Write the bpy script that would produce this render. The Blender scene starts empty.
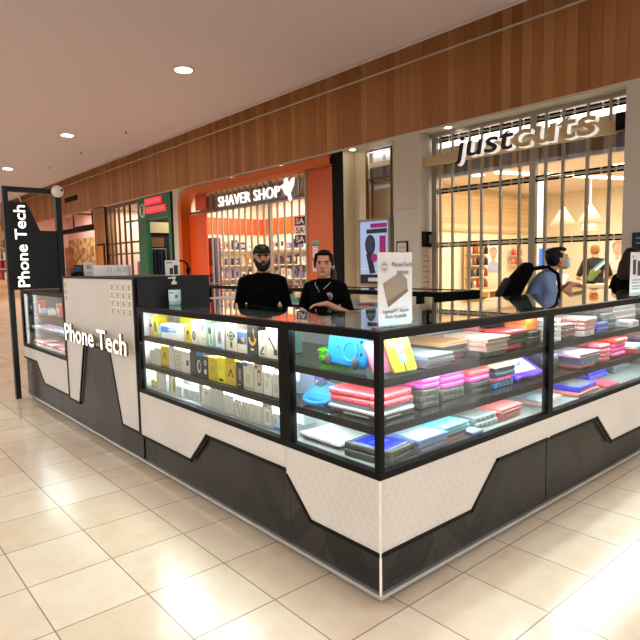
import bpy, bmesh, math, random
from mathutils import Vector, Matrix, Euler
random.seed(7)
S = bpy.context.scene
COL = S.collection
PI = math.pi
R = math.radians

# ------------------------------------------------------------------ materials
def lin(h):
    h = h.lstrip('#')
    o = []
    for i in (0, 2, 4):
        c = int(h[i:i+2], 16) / 255
        o.append(c / 12.92 if c <= .04045 else ((c + .055) / 1.055) ** 2.4)
    return (o[0], o[1], o[2], 1)

MATS = {}
def mat(name, col='#808080', rough=.5, metal=0, emit=None, estr=0, spec=.5, coat=0):
    if name in MATS:
        return MATS[name]
    m = bpy.data.materials.new(name)
    m.use_nodes = True
    b = m.node_tree.nodes['Principled BSDF']
    b.inputs['Base Color'].default_value = lin(col)
    b.inputs['Roughness'].default_value = rough
    b.inputs['Metallic'].default_value = metal
    b.inputs['Specular IOR Level'].default_value = spec
    b.inputs['Coat Weight'].default_value = coat
    if emit:
        b.inputs['Emission Color'].default_value = lin(emit)
        b.inputs['Emission Strength'].default_value = estr
    MATS[name] = m
    return m

def C(h, rough=.45):
    """plain paint / plastic of one colour"""
    return mat('plastic_' + h.lstrip('#') + '_%d' % int(rough * 100), h, rough)

class NT:
    def __init__(s, m):
        s.t = m.node_tree; s.n = s.t.nodes; s.bsdf = s.n['Principled BSDF']
    def add(s, typ, **kw):
        n = s.n.new(typ)
        for k, v in kw.items():
            setattr(n, k, v)
        return n
    def link(s, a, b):
        s.t.links.new(a, b)
    def math(s, op, a, b=None, c=None):
        n = s.add('ShaderNodeMath', operation=op)
        for i, v in enumerate((a, b, c)):
            if v is None: continue
            if isinstance(v, (int, float)): n.inputs[i].default_value = v
            else: s.link(v, n.inputs[i])
        return n.outputs[0]
    def coords(s):
        g = s.add('ShaderNodeNewGeometry')
        x = s.add('ShaderNodeSeparateXYZ')
        s.link(g.outputs['Position'], x.inputs[0])
        return g.outputs['Position'], x.outputs[0], x.outputs[1], x.outputs[2]
    def comb(s, x, y, z):
        n = s.add('ShaderNodeCombineXYZ')
        for i, v in enumerate((x, y, z)):
            if isinstance(v, (int, float)): n.inputs[i].default_value = v
            else: s.link(v, n.inputs[i])
        return n.outputs[0]
    def ramp(s, f, stops):
        n = s.add('ShaderNodeValToRGB')
        e = n.color_ramp.elements
        while len(e) < len(stops): e.new(.5)
        for i, (p, c) in enumerate(stops):
            e[i].position = p; e[i].color = lin(c)
        s.link(f, n.inputs[0])
        return n.outputs[0]
    def mix(s, f, a, b):
        n = s.add('ShaderNodeMix', data_type='RGBA')
        for i, v in ((0, f), (6, a), (7, b)):
            if isinstance(v, (int, float)): n.inputs[i].default_value = v
            elif isinstance(v, str): n.inputs[i].default_value = lin(v)
            else: s.link(v, n.inputs[i])
        return n.outputs[2]
    def noise(s, vec, scale=5, detail=3, rough=.5):
        n = s.add('ShaderNodeTexNoise')
        n.inputs['Scale'].default_value = scale
        n.inputs['Detail'].default_value = detail
        n.inputs['Roughness'].default_value = rough
        if vec is not None: s.link(vec, n.inputs['Vector'])
        return n.outputs[0]

def m_wood(name, axis, w, stops, rough=.4):
    m = mat(name, '#805030', rough)
    t = NT(m)
    p, x, y, z = t.coords()
    a = {'x': x, 'y': y, 'z': z}[axis]
    k = t.math('FLOOR', t.math('DIVIDE', a, w))
    wn = t.add('ShaderNodeTexWhiteNoise', noise_dimensions='1D')
    t.link(k, wn.inputs['W'])
    if axis == 'z':
        v = t.comb(t.math('MULTIPLY', x, 1.2), t.math('MULTIPLY', y, 1.2), t.math('MULTIPLY', z, 25))
    else:
        v = t.comb(t.math('MULTIPLY', x, 18), t.math('MULTIPLY', y, 18), t.math('MULTIPLY', z, 1.3))
    n = t.noise(v, 1.0, 4, .6)
    f = t.math('ADD', t.math('MULTIPLY', wn.outputs[0], .55), t.math('MULTIPLY', n, .5))
    c = t.ramp(f, stops)
    fr = t.math('FRACT', t.math('DIVIDE', a, w))
    line = t.math('LESS_THAN', fr, .035)
    t.link(t.mix(t.math('MULTIPLY', line, .6), c, '#2a1a10'), t.bsdf.inputs['Base Color'])
    return m

def m_floor():
    m = mat('floor_tiles', '#d8c2a0', .22)
    t = NT(m)
    p, x, y, z = t.coords()
    tx = t.math('DIVIDE', t.math('ADD', x, .28 + 40 * .4), .4)
    ty = t.math('DIVIDE', t.math('ADD', y, -2.1 + 40 * .43), .43)
    fx = t.math('FRACT', tx); fy = t.math('FRACT', ty)
    ex = t.math('MINIMUM', fx, t.math('SUBTRACT', 1, fx))
    ey = t.math('MINIMUM', fy, t.math('SUBTRACT', 1, fy))
    g = t.math('LESS_THAN', t.math('MINIMUM', ex, ey), .008)
    wn = t.add('ShaderNodeTexWhiteNoise', noise_dimensions='2D')
    t.link(t.comb(t.math('FLOOR', tx), t.math('FLOOR', ty), 0), wn.inputs['Vector'])
    n = t.noise(p, 6, 5, .65)
    f = t.math('ADD', t.math('MULTIPLY', wn.outputs[0], .35), t.math('MULTIPLY', n, .75))
    c = t.ramp(f, [(.2, '#d0ba9c'), (.5, '#dac7ac'), (.85, '#e4d5bf')])
    t.link(t.mix(t.math('MULTIPLY', g, .75), c, '#6d5a48'), t.bsdf.inputs['Base Color'])
    t.link(t.math('ADD', .10, t.math('MULTIPLY', n, .16)), t.bsdf.inputs['Roughness'])
    return m

def m_hex():
    m = mat('hex_laminate', '#d9cfc0', .38)
    t = NT(m)
    p, x, y, z = t.coords()
    s = 1 / .052
    u = t.math('MULTIPLY', t.math('ADD', t.math('ADD', x, y), 20), s)
    v = t.math('MULTIPLY', t.math('ADD', z, 10), s)
    P = t.comb(u, v, 0)
    r = (1, 1.7320508, 1)
    def cell(vec):
        n = t.add('ShaderNodeVectorMath', operation='MODULO'); t.link(vec, n.inputs[0]); n.inputs[1].default_value = r
        q = t.add('ShaderNodeVectorMath', operation='SUBTRACT'); t.link(n.outputs[0], q.inputs[0]); q.inputs[1].default_value = (.5, .8660254, 0)
        return q.outputs[0]
    sh = t.add('ShaderNodeVectorMath', operation='ADD'); t.link(P, sh.inputs[0]); sh.inputs[1].default_value = (.5, .8660254, 0)
    A = cell(P); B = cell(sh.outputs[0])
    def ln(vv):
        n = t.add('ShaderNodeVectorMath', operation='LENGTH'); t.link(vv, n.inputs[0]); return n.outputs['Value']
    pick = t.math('LESS_THAN', ln(A), ln(B))
    mx = t.add('ShaderNodeMix', data_type='VECTOR')
    t.link(pick, mx.inputs[0]); t.link(B, mx.inputs[4]); t.link(A, mx.inputs[5])
    ab = t.add('ShaderNodeVectorMath', operation='ABSOLUTE'); t.link(mx.outputs[1], ab.inputs[0])
    sp = t.add('ShaderNodeSeparateXYZ'); t.link(ab.outputs[0], sp.inputs[0])
    d = t.math('MAXIMUM', sp.outputs[0], t.math('ADD', t.math('MULTIPLY', sp.outputs[0], .5), t.math('MULTIPLY', sp.outputs[1], .8660254)))
    e = t.math('SUBTRACT', .5, d)
    line = t.math('LESS_THAN', e, .045)
    n = t.noise(p, 3, 3)
    base = t.ramp(n, [(.3, '#cfcac4'), (.7, '#d7d3cd')])
    t.link(t.mix(t.math('MULTIPLY', line, .32), base, '#f1ece4'), t.bsdf.inputs['Base Color'])
    bp = t.add('ShaderNodeBump'); bp.inputs['Strength'].default_value = .25; bp.inputs['Distance'].default_value = .002
    t.link(t.math('MINIMUM', e, .1), bp.inputs['Height'])
    t.link(bp.outputs[0], t.bsdf.inputs['Normal'])
    return m

def m_darkwood():
    m = mat('dark_chevron_wood', '#35322e', .35, spec=.25)
    t = NT(m)
    p, x, y, z = t.coords()
    u = t.math('ADD', t.math('ADD', x, y), 20)
    k = t.math('PINGPONG', u, .3)
    q = t.math('ADD', z, t.math('MULTIPLY', k, 1.1))
    pl = t.math('FLOOR', t.math('DIVIDE', q, .16))
    wn = t.add('ShaderNodeTexWhiteNoise', noise_dimensions='2D')
    t.link(t.comb(pl, t.math('FLOOR', t.math('DIVIDE', u, .3)), 0), wn.inputs['Vector'])
    v = t.comb(t.math('MULTIPLY', u, 2.5), t.math('MULTIPLY', q, 40), 0)
    n = t.noise(v, 1, 4, .6)
    f = t.math('ADD', t.math('MULTIPLY', wn.outputs[0], .4), t.math('MULTIPLY', n, .6))
    t.link(t.ramp(f, [(.25, '#131110'), (.5, '#221e1b'), (.8, '#36322d')]), t.bsdf.inputs['Base Color'])
    return m

def m_glass(name, tint='#f4fbf9', ior=1.5, rough=.0):
    if name in MATS: return MATS[name]
    m = bpy.data.materials.new(name); m.use_nodes = True
    n = m.node_tree.nodes; l = m.node_tree.links
    n.clear()
    o = n.new('ShaderNodeOutputMaterial')
    tr = n.new('ShaderNodeBsdfTransparent'); tr.inputs[0].default_value = lin(tint)
    gl = n.new('ShaderNodeBsdfGlossy'); gl.inputs['Roughness'].default_value = rough
    gl.inputs['Color'].default_value = (1, 1, 1, 1)
    fr = n.new('ShaderNodeFresnel')
    ge = n.new('ShaderNodeNewGeometry')
    mi = n.new('ShaderNodeMix'); mi.data_type = 'FLOAT'
    mi.inputs[2].default_value = ior; mi.inputs[3].default_value = 1 / ior
    l.new(ge.outputs['Backfacing'], mi.inputs[0]); l.new(mi.outputs[0], fr.inputs['IOR'])
    ms = n.new('ShaderNodeMixShader')
    l.new(fr.outputs[0], ms.inputs[0]); l.new(tr.outputs[0], ms.inputs[1]); l.new(gl.outputs[0], ms.inputs[2])
    l.new(ms.outputs[0], o.inputs[0])
    MATS[name] = m
    return m

def m_perf():
    m = mat('perforated_orange', '#c04620', .5)
    t = NT(m)
    p, x, y, z = t.coords()
    s = 1 / .07
    a = t.math('FRACT', t.math('MULTIPLY', t.math('ADD', y, z), s))
    b = t.math('FRACT', t.math('MULTIPLY', t.math('SUBTRACT', t.math('ADD', y, 50), z), s))
    da = t.math('SUBTRACT', a, .5); db = t.math('SUBTRACT', b, .5)
    d = t.math('ADD', t.math('MULTIPLY', da, da), t.math('MULTIPLY', db, db))
    h = t.math('LESS_THAN', d, .10)
    t.link(t.mix(h, '#b4401c', '#e28a5c'), t.bsdf.inputs['Base Color'])
    return m

def m_reflection_stripes():  # glass reflection painted as coloured vertical stripes
    m = mat('reflection_stripes', '#5a6a80', .4)
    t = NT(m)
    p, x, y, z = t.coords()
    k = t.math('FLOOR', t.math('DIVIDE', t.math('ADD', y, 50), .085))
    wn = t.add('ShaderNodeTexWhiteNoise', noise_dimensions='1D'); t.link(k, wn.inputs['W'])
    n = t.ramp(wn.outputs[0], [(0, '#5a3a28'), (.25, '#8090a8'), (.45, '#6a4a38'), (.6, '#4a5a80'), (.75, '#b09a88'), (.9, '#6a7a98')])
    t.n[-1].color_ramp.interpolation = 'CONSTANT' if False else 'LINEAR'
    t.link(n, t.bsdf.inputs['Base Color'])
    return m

def m_mosaic():
    m = mat('timber_mosaic', '#a8804a', .6)
    t = NT(m)
    p, x, y, z = t.coords()
    v = t.add('ShaderNodeTexVoronoi'); v.inputs['Scale'].default_value = 4.5
    t.link(p, v.inputs['Vector'])
    sp = t.add('ShaderNodeSeparateColor'); t.link(v.outputs['Color'], sp.inputs[0])
    t.link(t.ramp(sp.outputs[0], [(.1, '#7a5a30'), (.5, '#b08a50'), (.9, '#d8b880')]), t.bsdf.inputs['Base Color'])
    return m

WOOD = m_wood('fascia_planks', 'y', .16, [(.15, '#8c5a33'), (.5, '#a67043'), (.9, '#ba8757')], .42)
PALEWOOD = m_wood('pale_timber', 'z', .12, [(.2, '#d2ac78'), (.5, '#dcb988'), (.8, '#e6c89c')], .5)
FLOOR = m_floor(); HEX = m_hex(); DWOOD = m_darkwood()
GLASS = m_glass('clear_glass', '#f8fcfb', 1.27); SHOPGLASS = m_glass('shutter_glass', '#fbfaf6', 1.25)
TOPGLASS = m_glass('counter_glass', '#dfe8e8', 1.55)
PERF = m_perf(); REFLSTRIPE = m_reflection_stripes(); MOSAIC = m_mosaic()
BLACK = mat('black_frame', '#050505', .45, spec=.12)
BLACKM = mat('matt_black', '#050506', .6, spec=.15)
CHAR = mat('charcoal_panel', '#1b1e22', .5, spec=.3)
SHELF = mat('smoked_shelf', '#2a2b29', .16)
WHITE = mat('white_panel', '#e8e8e4', .45)
OFFW = mat('offwhite_column', '#c9c5ba', .4)
CREAM = mat('cream_wall', '#e9dcc0', .6)
PINKC = mat('warm_ceiling', '#cdb3a6', .8)
CEIL = mat('mall_ceiling', '#c6b9c0', .85)
GREYM = mat('grey_aluminium', '#a19b90', .35, .3)
STEEL = mat('brushed_steel', '#c0c0bc', .3, .8)
ORANGE = mat('orange_laminate', '#e8591c', .35)
ORANGED = mat('orange_frame', '#c8621a', .4)
BRONZE = mat('bronze_mullion', '#6e5334', .35, .5)
GREEN = mat('green_shopfront', '#0e6a4c', .35)
LED = mat('led_strip', '#ffffff', .5, emit='#eefcff', estr=30)
LAMP = mat('downlight_lens', '#ffffff', .5, emit='#fff4e2', estr=14)
SHOPLAMP = mat('shop_light_lens', '#ffffff', .5, emit='#fff4e4', estr=8)
SIGNLIT = mat('lit_letter_face', '#ffffff', .4, emit='#fffaf0', estr=.9)
SIGNSIDE = mat('bronze_letter_return', '#8a7448', .4, .3)  # letter sides in dark bronze, no glow
SIGNW = mat('lit_white_letter', '#ffffff', .4, emit='#ffffff', estr=.6)
SKIN1 = mat('skin_light', '#cf987a', .5); SKIN2 = mat('skin_tan', '#dea484', .5)
HAIRB = mat('black_hair', '#060505', .5, spec=.2); HAIRR = mat('dark_red_hair', '#220b09', .45, spec=.3)
CLOTHB = mat('black_cloth', '#040405', .9, spec=.1); DENIM = mat('dark_trousers', '#16181f', .85)
BLUESH = mat('blue_shirt', '#7d97c2', .8); MASKM = mat('pale_blue_mask', '#b9dfe6', .7)
PRINT = mat('print_dark', '#2a2522', .5)

# ------------------------------------------------------------------ mesh building
class MB:
    def __init__(s):
        s.bm = bmesh.new(); s.mats = []
    def mi(s, m):
        if m is None: return 0
        if m not in s.mats: s.mats.append(m)
        return s.mats.index(m)
    def _tag(s, faces, m, smooth=False):
        i = s.mi(m)
        for f in faces:
            f.material_index = i; f.smooth = smooth
    def poly(s, pts, faces, m, M=None, smooth=False):
        vs = [s.bm.verts.new(M @ Vector(p) if M else Vector(p)) for p in pts]
        fs = []
        for f in faces:
            try: fs.append(s.bm.faces.new([vs[i] for i in f]))
            except ValueError: pass
        s._tag(fs, m, smooth)
        return s
    def box(s, x0, x1, y0, y1, z0, z1, m, M=None, bev=0):
        p = [(x0,y0,z0),(x1,y0,z0),(x1,y1,z0),(x0,y1,z0),(x0,y0,z1),(x1,y0,z1),(x1,y1,z1),(x0,y1,z1)]
        F = [(3,2,1,0),(4,5,6,7),(0,1,5,4),(1,2,6,5),(2,3,7,6),(3,0,4,7)]
        if not bev: return s.poly(p, F, m, M)
        b = bmesh.new()
        vs = [b.verts.new(q) for q in p]
        for f in F: b.faces.new([vs[i] for i in f])
        bmesh.ops.bevel(b, geom=list(b.edges), offset=bev, segments=2, affect='EDGES', profile=.5)
        return s.merge(b, m, M, True)
    def merge(s, b, m, M=None, smooth=False):
        idx = {}
        for i, v in enumerate(b.verts):
            idx[v] = s.bm.verts.new(M @ v.co if M else v.co)
        fs = []
        for f in b.faces:
            try: fs.append(s.bm.faces.new([idx[v] for v in f.verts]))
            except ValueError: pass
        s._tag(fs, m, smooth)
        b.free()
        return s
    def prism(s, pts, lo, hi, axis, m, M=None):
        """polygon given in the two other axes, extruded along axis"""
        def co(a, b, c):
            return {'x': (c, a, b), 'y': (a, c, b), 'z': (a, b, c)}[axis]
        n = len(pts)
        area = sum(pts[i][0]*pts[(i+1)%n][1]-pts[(i+1)%n][0]*pts[i][1] for i in range(n))
        if area < 0: pts = pts[::-1]
        P = [co(a, b, lo) for a, b in pts] + [co(a, b, hi) for a, b in pts]
        F = [tuple(range(n-1, -1, -1)), tuple(range(n, 2*n))] + [(i, (i+1) % n, n+(i+1) % n, n+i) for i in range(n)]
        b = bmesh.new()
        vs = [b.verts.new(q) for q in P]
        for f in F: b.faces.new([vs[i] for i in f])
        bmesh.ops.recalc_face_normals(b, faces=b.faces)
        bmesh.ops.triangulate(b, faces=[f for f in b.faces if len(f.verts) > 4])
        return s.merge(b, m, M)
    def tube(s, p, q, r, m, n=10, M=None, r2=None, smooth=True):
        p, q = Vector(p), Vector(q); d = q - p
        rot = d.to_track_quat('Z', 'Y').to_matrix()
        r2 = r if r2 is None else r2
        P = []
        for c, rr in ((p, r), (q, r2)):
            for k in range(n):
                a = 2 * PI * k / n
                P.append(tuple(c + rot @ Vector((rr * math.cos(a), rr * math.sin(a), 0))))
        F = [(k, (k+1) % n, n+(k+1) % n, n+k) for k in range(n)]
        s.poly(P, F, m, M, smooth)
        return s.poly(P, [tuple(range(n-1, -1, -1)), tuple(range(n, 2*n))], m, M)
    def path(s, pts, r, m, n=6, M=None):
        for a, b in zip(pts, pts[1:]): s.tube(a, b, r, m, n, M)
        return s
    def lathe(s, prof, m, n=20, M=None):
        P = []
        for r, z in prof:
            for k in range(n):
                a = 2 * PI * k / n
                P.append((r * math.cos(a), r * math.sin(a), z))
        F = []
        for j in range(len(prof) - 1):
            for k in range(n):
                F.append((j*n+k, j*n+(k+1) % n, (j+1)*n+(k+1) % n, (j+1)*n+k))
        F.append(tuple(range(n-1, -1, -1))); F.append(tuple(range((len(prof)-1)*n, len(prof)*n)))
        return s.poly(P, F, m, M, True)
    def ball(s, c, rx, ry, rz, m, M=None, seg=16, ring=10, rot=None):
        b = bmesh.new()
        bmesh.ops.create_uvsphere(b, u_segments=seg, v_segments=ring, radius=1)
        T = Matrix.Translation(c) @ (rot.to_matrix().to_4x4() if rot else Matrix()) @ Matrix.Diagonal((rx, ry, rz, 1))
        if M: T = M @ T
        return s.merge(b, m, T, True)
    def hull(s, balls, m=None, M=None):
        """convex hull of ellipsoids (c, rx, ry, rz): a tapered limb or trunk section"""
        b = bmesh.new()
        for c, rx, ry, rz in balls:
            T = Matrix.Translation(c) @ Matrix.Diagonal((rx, ry, rz, 1))
            bmesh.ops.create_icosphere(b, subdivisions=2, radius=1, matrix=T)
        r = bmesh.ops.convex_hull(b, input=b.verts)
        bad = [v for v in b.verts if not v.link_faces]
        kill = list({g for g in r['geom_interior'] if isinstance(g, bmesh.types.BMVert)} | set(bad))
        bmesh.ops.delete(b, geom=kill, context='VERTS')
        return s.merge(b, m, M, True)
    def rrect(s, w, d, t, r, m, M=None, edge=.004, seg=4):
        """tablet-like slab, rounded in plan and along its rim, base at z = 0, centred"""
        def ring(ins, z):
            o = []
            rr = max(r - ins, .001)
            for cx, cy, a0 in ((w/2-r, d/2-r, 0), (-w/2+r, d/2-r, 90), (-w/2+r, -d/2+r, 180), (w/2-r, -d/2+r, 270)):
                for k in range(seg + 1):
                    a = R(a0 + 90 * k / seg)
                    o.append((cx + rr * math.cos(a), cy + rr * math.sin(a), z))
            return o
        e = min(edge, t * .49)
        rings = [ring(e, 0), ring(e * .3, e * .3), ring(0, e), ring(0, t - e), ring(e * .3, t - e * .3), ring(e, t)]
        n = len(rings[0]); P = [p for q in rings for p in q]
        F = []
        for j in range(len(rings) - 1):
            for k in range(n): F.append((j*n+k, j*n+(k+1) % n, (j+1)*n+(k+1) % n, (j+1)*n+k))
        s.poly(P, F, m, M, True)
        return s.poly(P, [tuple(range(n-1, -1, -1)), tuple(range((len(rings)-1)*n, len(rings)*n))], m, M)
    def obj(s, name, parent=None, default=None, loc=None, M=None):
        me = bpy.data.meshes.new(name)
        bmesh.ops.remove_doubles(s.bm, verts=s.bm.verts, dist=1e-6) if False else None
        s.bm.to_mesh(me); s.bm.free()
        for m in (s.mats or [default or WHITE]): me.materials.append(m)
        o = bpy.data.objects.new(name, me); COL.objects.link(o)
        if parent: o.parent = parent
        if loc: o.location = loc
        if M: o.matrix_local = M
        return o

LABELS = {}
def tag(o, label, cat, group=None, kind=None):
    o['label'] = label; o['category'] = cat
    if group: o['group'] = group
    if kind: o['kind'] = kind
    if label in LABELS: print('DUPLICATE LABEL', label, o.name)
    nw = len(label.split())
    if nw < 4 or nw > 16: print('LABEL LENGTH', nw, label)
    LABELS[label] = o
    return o
def thing(name, label, cat, loc=(0, 0, 0), rz=0, group=None):
    o = bpy.data.objects.new(name, None); COL.objects.link(o)
    o.location = loc; o.rotation_euler = (0, 0, rz); o.empty_display_size = .1
    return tag(o, label, cat, group)
def struct(name, mb, label=None):
    o = mb.obj(name); o['kind'] = 'structure'
    if label: o['label'] = label
    return o
def sbox(name, x0, x1, y0, y1, z0, z1, m, label=None):
    return struct(name, MB().box(x0, x1, y0, y1, z0, z1, m), label)

def frame_M(origin, right, up):
    r = Vector(right).normalized(); u = Vector(up).normalized(); n = r.cross(u)
    return Matrix(((r.x, u.x, n.x, origin[0]), (r.y, u.y, n.y, origin[1]), (r.z, u.z, n.z, origin[2]), (0, 0, 0, 1)))
def text(name, s, size, M, m, parent=None, ext=.002, bold=0, shear=0, align='CENTER', width=None, side=None, spacing=1, split=False):
    cu = bpy.data.curves.new('t', 'FONT'); cu.body = s; cu.size = 1; cu.extrude = ext / size
    cu.offset = bold; cu.shear = shear; cu.align_x = align; cu.space_character = spacing; cu.resolution_u = 3
    o = bpy.data.objects.new('t', cu); COL.objects.link(o)
    dg = bpy.context.evaluated_depsgraph_get()
    me = bpy.data.meshes.new_from_object(o.evaluated_get(dg))
    bpy.data.objects.remove(o); bpy.data.curves.remove(cu)
    me.materials.clear(); me.materials.append(m)
    if side:
        me.materials.append(side)
        for p in me.polygons: p.material_index = 0 if p.normal.z > .9 else 1
    else:
        for p in me.polygons: p.material_index = 0
    sx = size
    if width:
        xs = [v.co.x for v in me.vertices]; sx = width / (max(xs) - min(xs))
    me.transform(Matrix.Diagonal((sx, size, size, 1)))
    if split:
        xs = sorted(v.co.x for v in me.vertices)
        gap = max(zip(xs, xs[1:]), key=lambda q: q[1] - q[0]); th = (gap[0] + gap[1]) / 2
        me2 = me.copy()
        for q, keep_low in ((me, True), (me2, False)):
            bm_ = bmesh.new(); bm_.from_mesh(q)
            bmesh.ops.delete(bm_, geom=[v for v in bm_.verts if (v.co.x < th) != keep_low], context='VERTS')
            bm_.to_mesh(q); bm_.free()
        me2.transform(M); me2.name = name
        o2 = bpy.data.objects.new(name, me2); COL.objects.link(o2)
        if parent: o2.parent = parent
    me.transform(M)
    me.name = name
    ob = bpy.data.objects.new(name, me); COL.objects.link(ob)
    if parent: ob.parent = parent
    return ob

def area(name, loc, rot, sx, sy, power, col=(1, .93, .84), spread=None):
    l = bpy.data.lights.new(name, 'AREA'); l.shape = 'RECTANGLE'; l.size = sx; l.size_y = sy; l.energy = power; l.color = col
    if spread: l.spread = spread
    o = bpy.data.objects.new(name, l); COL.objects.link(o); o.location = loc; o.rotation_euler = rot
    return o

# ------------------------------------------------------------------ camera
def camera():
    f, yaw, pitch, roll = 575.487, .8604, .0967, -.0183
    fw = Vector((math.cos(yaw)*math.cos(pitch), math.sin(yaw)*math.cos(pitch), -math.sin(pitch)))
    r = Vector((math.sin(yaw), -math.cos(yaw), 0)); u = r.cross(fw)
    r2 = math.cos(roll)*r + math.sin(roll)*u; u2 = -math.sin(roll)*r + math.cos(roll)*u
    cd = bpy.data.cameras.new('camera'); cd.sensor_width = 36; cd.lens = f / 640 * 36; cd.clip_end = 200; cd.clip_start = .02
    o = bpy.data.objects.new('camera', cd); COL.objects.link(o)
    o.matrix_world = Matrix(((r2.x, u2.x, -fw.x, -1.6922), (r2.y, u2.y, -fw.y, -1.6032), (r2.z, u2.z, -fw.z, 1.4797), (0, 0, 0, 1)))
    S.camera = o
camera()
S.view_settings.view_transform = 'Standard'; S.view_settings.look = 'None'
S.view_settings.gamma = 1; S.view_settings.exposure = .75; S.view_settings.use_curve_mapping = False
w = bpy.data.worlds.new('world'); S.world = w; w.use_nodes = True
w.node_tree.nodes['Background'].inputs[0].default_value = (1, .98, .965, 1)
w.node_tree.nodes['Background'].inputs[1].default_value = 2.25
S.cycles.max_bounces = 8; S.cycles.transparent_max_bounces = 32; S.cycles.glossy_bounces = 5
S.cycles.diffuse_bounces = 4; S.cycles.caustics_reflective = False; S.cycles.caustics_refractive = False
S.cycles.sample_clamp_indirect = 6

# ------------------------------------------------------------------ setting
sbox('floor', -9, 15, -7, 40, -.2, 0, FLOOR)
sbox('ceiling', -4, 5.35, -3.5, 34, 4.8, 5.0, CEIL)
sbox('ceiling_cove', 5.35, 6.2, -3.5, 34, 5.35, 5.5, CEIL)
sbox('trim_1', 5.30, 5.35, -3.5, 34, 4.76, 5.35, CEIL)
sbox('wall_fascia', 6, 6.22, -3.5, 33.9, 3.66, 5.35, WOOD)
sbox('trim_2', 5.985, 6, -3.5, 33.9, 4.785, 4.81, OFFW)
sbox('trim_3', 6.0, 6.45, -3.5, 19.9, 3.62, 3.658, OFFW)
# shop fronts, from the hairdresser along the wall
sbox('wall_hairdresser_pier', 6, 6.35, -3.5, 1.46, 0, 3.62, OFFW)
sbox('wall_hairdresser_column', 6, 6.45, 4.72, 5.29, 0, 3.62, OFFW)
sbox('trim_4', 5.996, 6.0, 4.72, 5.29, 2.395, 2.402, mat('panel_joint', '#8f8b82', .6))
sbox('trim_5', 6.0, 6.02, 6.6, 6.9, 0, 3.62, BLACKM)
sbox('wall_recess', 6.33, 6.4, 6.28, 6.6, 0, 3.62, CREAM)
struct('wall_recess_bay', MB().box(6.33, 6.4, 5.29, 5.62, 0, 3.62, CREAM).box(6.33, 6.4, 5.62, 6.28, 0, 2.2, CREAM))
sbox('wall_recess_side', 6.02, 6.4, 6.6, 6.66, 0, 3.62, CREAM)
sbox('wall_shaver_pier', 6.0, 6.3, 13.3, 13.66, 0, 3.62, OFFW)
sbox('trim_6', 5.98, 6.3, 13.66, 13.76, 0, 3.62, BLACKM)
sbox('wall_timber_pier', 6.0, 6.4, 18.86, 19.95, 0, 3.66, WOOD)
sbox('wall_added_opposite', -9.2, -9, -7, 40, 0, 5.5, mat('added_wall_dark', '#5d5048', .7))  # unseen dark wall, added to cut reflections in the cabinet glass
sbox('wall_added_behind', -9, 6, -7.2, -7, 0, 5.5, mat('added_wall_mid', '#8d837b', .7))  # unseen wall, added to hold back light on the walkway face
# interiors
sbox('wall_hairdresser_back', 14, 14.1, -1, 7.1, 0, 3.4, CREAM)
sbox('wall_hairdresser_side', 6.45, 14, 7.0, 7.08, 0, 3.4, CREAM)
sbox('wall_hairdresser_far_side', 6.4, 14, -1.1, -1.0, 0, 3.4, CREAM)
sbox('ceiling_hairdresser', 6.46, 14.1, -1.1, 7.08, 3.3, 3.4, mat('warm_shop_ceiling', '#dcc8b4', .8))
sbox('wall_shaver_back', 8.9, 9.0, 7.1, 13.5, 0, 3.45, mat('shaver_backwall', '#efe3cc', .6))
sbox('wall_shaver_side', 6.3, 8.9, 13.4, 13.5, 0, 3.45, mat('shaver_backwall', '#efe3cc', .6))
sbox('ceiling_shaver', 6.25, 9.0, 7.1, 13.5, 3.4, 3.45, mat('shaver_ceiling', '#d8c0a8', .8))
sbox('trim_7', 8.86, 8.9, 7.1, 13.4, 2.42, 2.9, ORANGE)
sbox('trim_8', 6.6, 8.86, 13.36, 13.4, 2.42, 2.9, ORANGE)
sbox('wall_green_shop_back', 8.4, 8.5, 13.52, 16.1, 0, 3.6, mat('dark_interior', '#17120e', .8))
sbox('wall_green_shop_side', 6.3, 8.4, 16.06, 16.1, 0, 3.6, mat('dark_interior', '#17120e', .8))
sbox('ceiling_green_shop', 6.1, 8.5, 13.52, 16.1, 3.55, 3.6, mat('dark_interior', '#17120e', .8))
sbox('wall_glazed_shop_back', 8.4, 8.5, 16.1, 19.0, 0, 3.6, mat('glazed_shop_wall', '#d4d0b8', .7))
sbox('ceiling_glazed_shop', 6.2, 8.5, 16.1, 19.0, 3.56, 3.62, PINKC)
sbox('wall_open_shop_back', 9.5, 9.6, 19.0, 34, 3.15, 4.5, mat('pink_shop_wall', '#e6bfb4', .7))
sbox('wall_mosaic', 9.48, 9.6, 19.0, 34, 0, 3.15, MOSAIC)
sbox('wall_open_shop_side', 6.4, 9.5, 19.0, 19.1, 0, 4.5, mat('pink_shop_wall', '#e6bfb4', .7))
sbox('ceiling_open_shop', 6.22, 9.6, 19.0, 34, 4.45, 4.5, mat('pink_shop_wall', '#e6bfb4', .7))
sbox('wall_end', -6, 9.6, 34, 34.2, 0, 5.35, mat('pink_shop_wall', '#e6bfb4', .7))
sbox('trim_9', 2, 7.2, 33.95, 34, 3.25, 4.1, PALEWOOD)
sbox('trim_10', 2, 7.2, 33.94, 34, 2.0, 3.25, MOSAIC)

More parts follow.
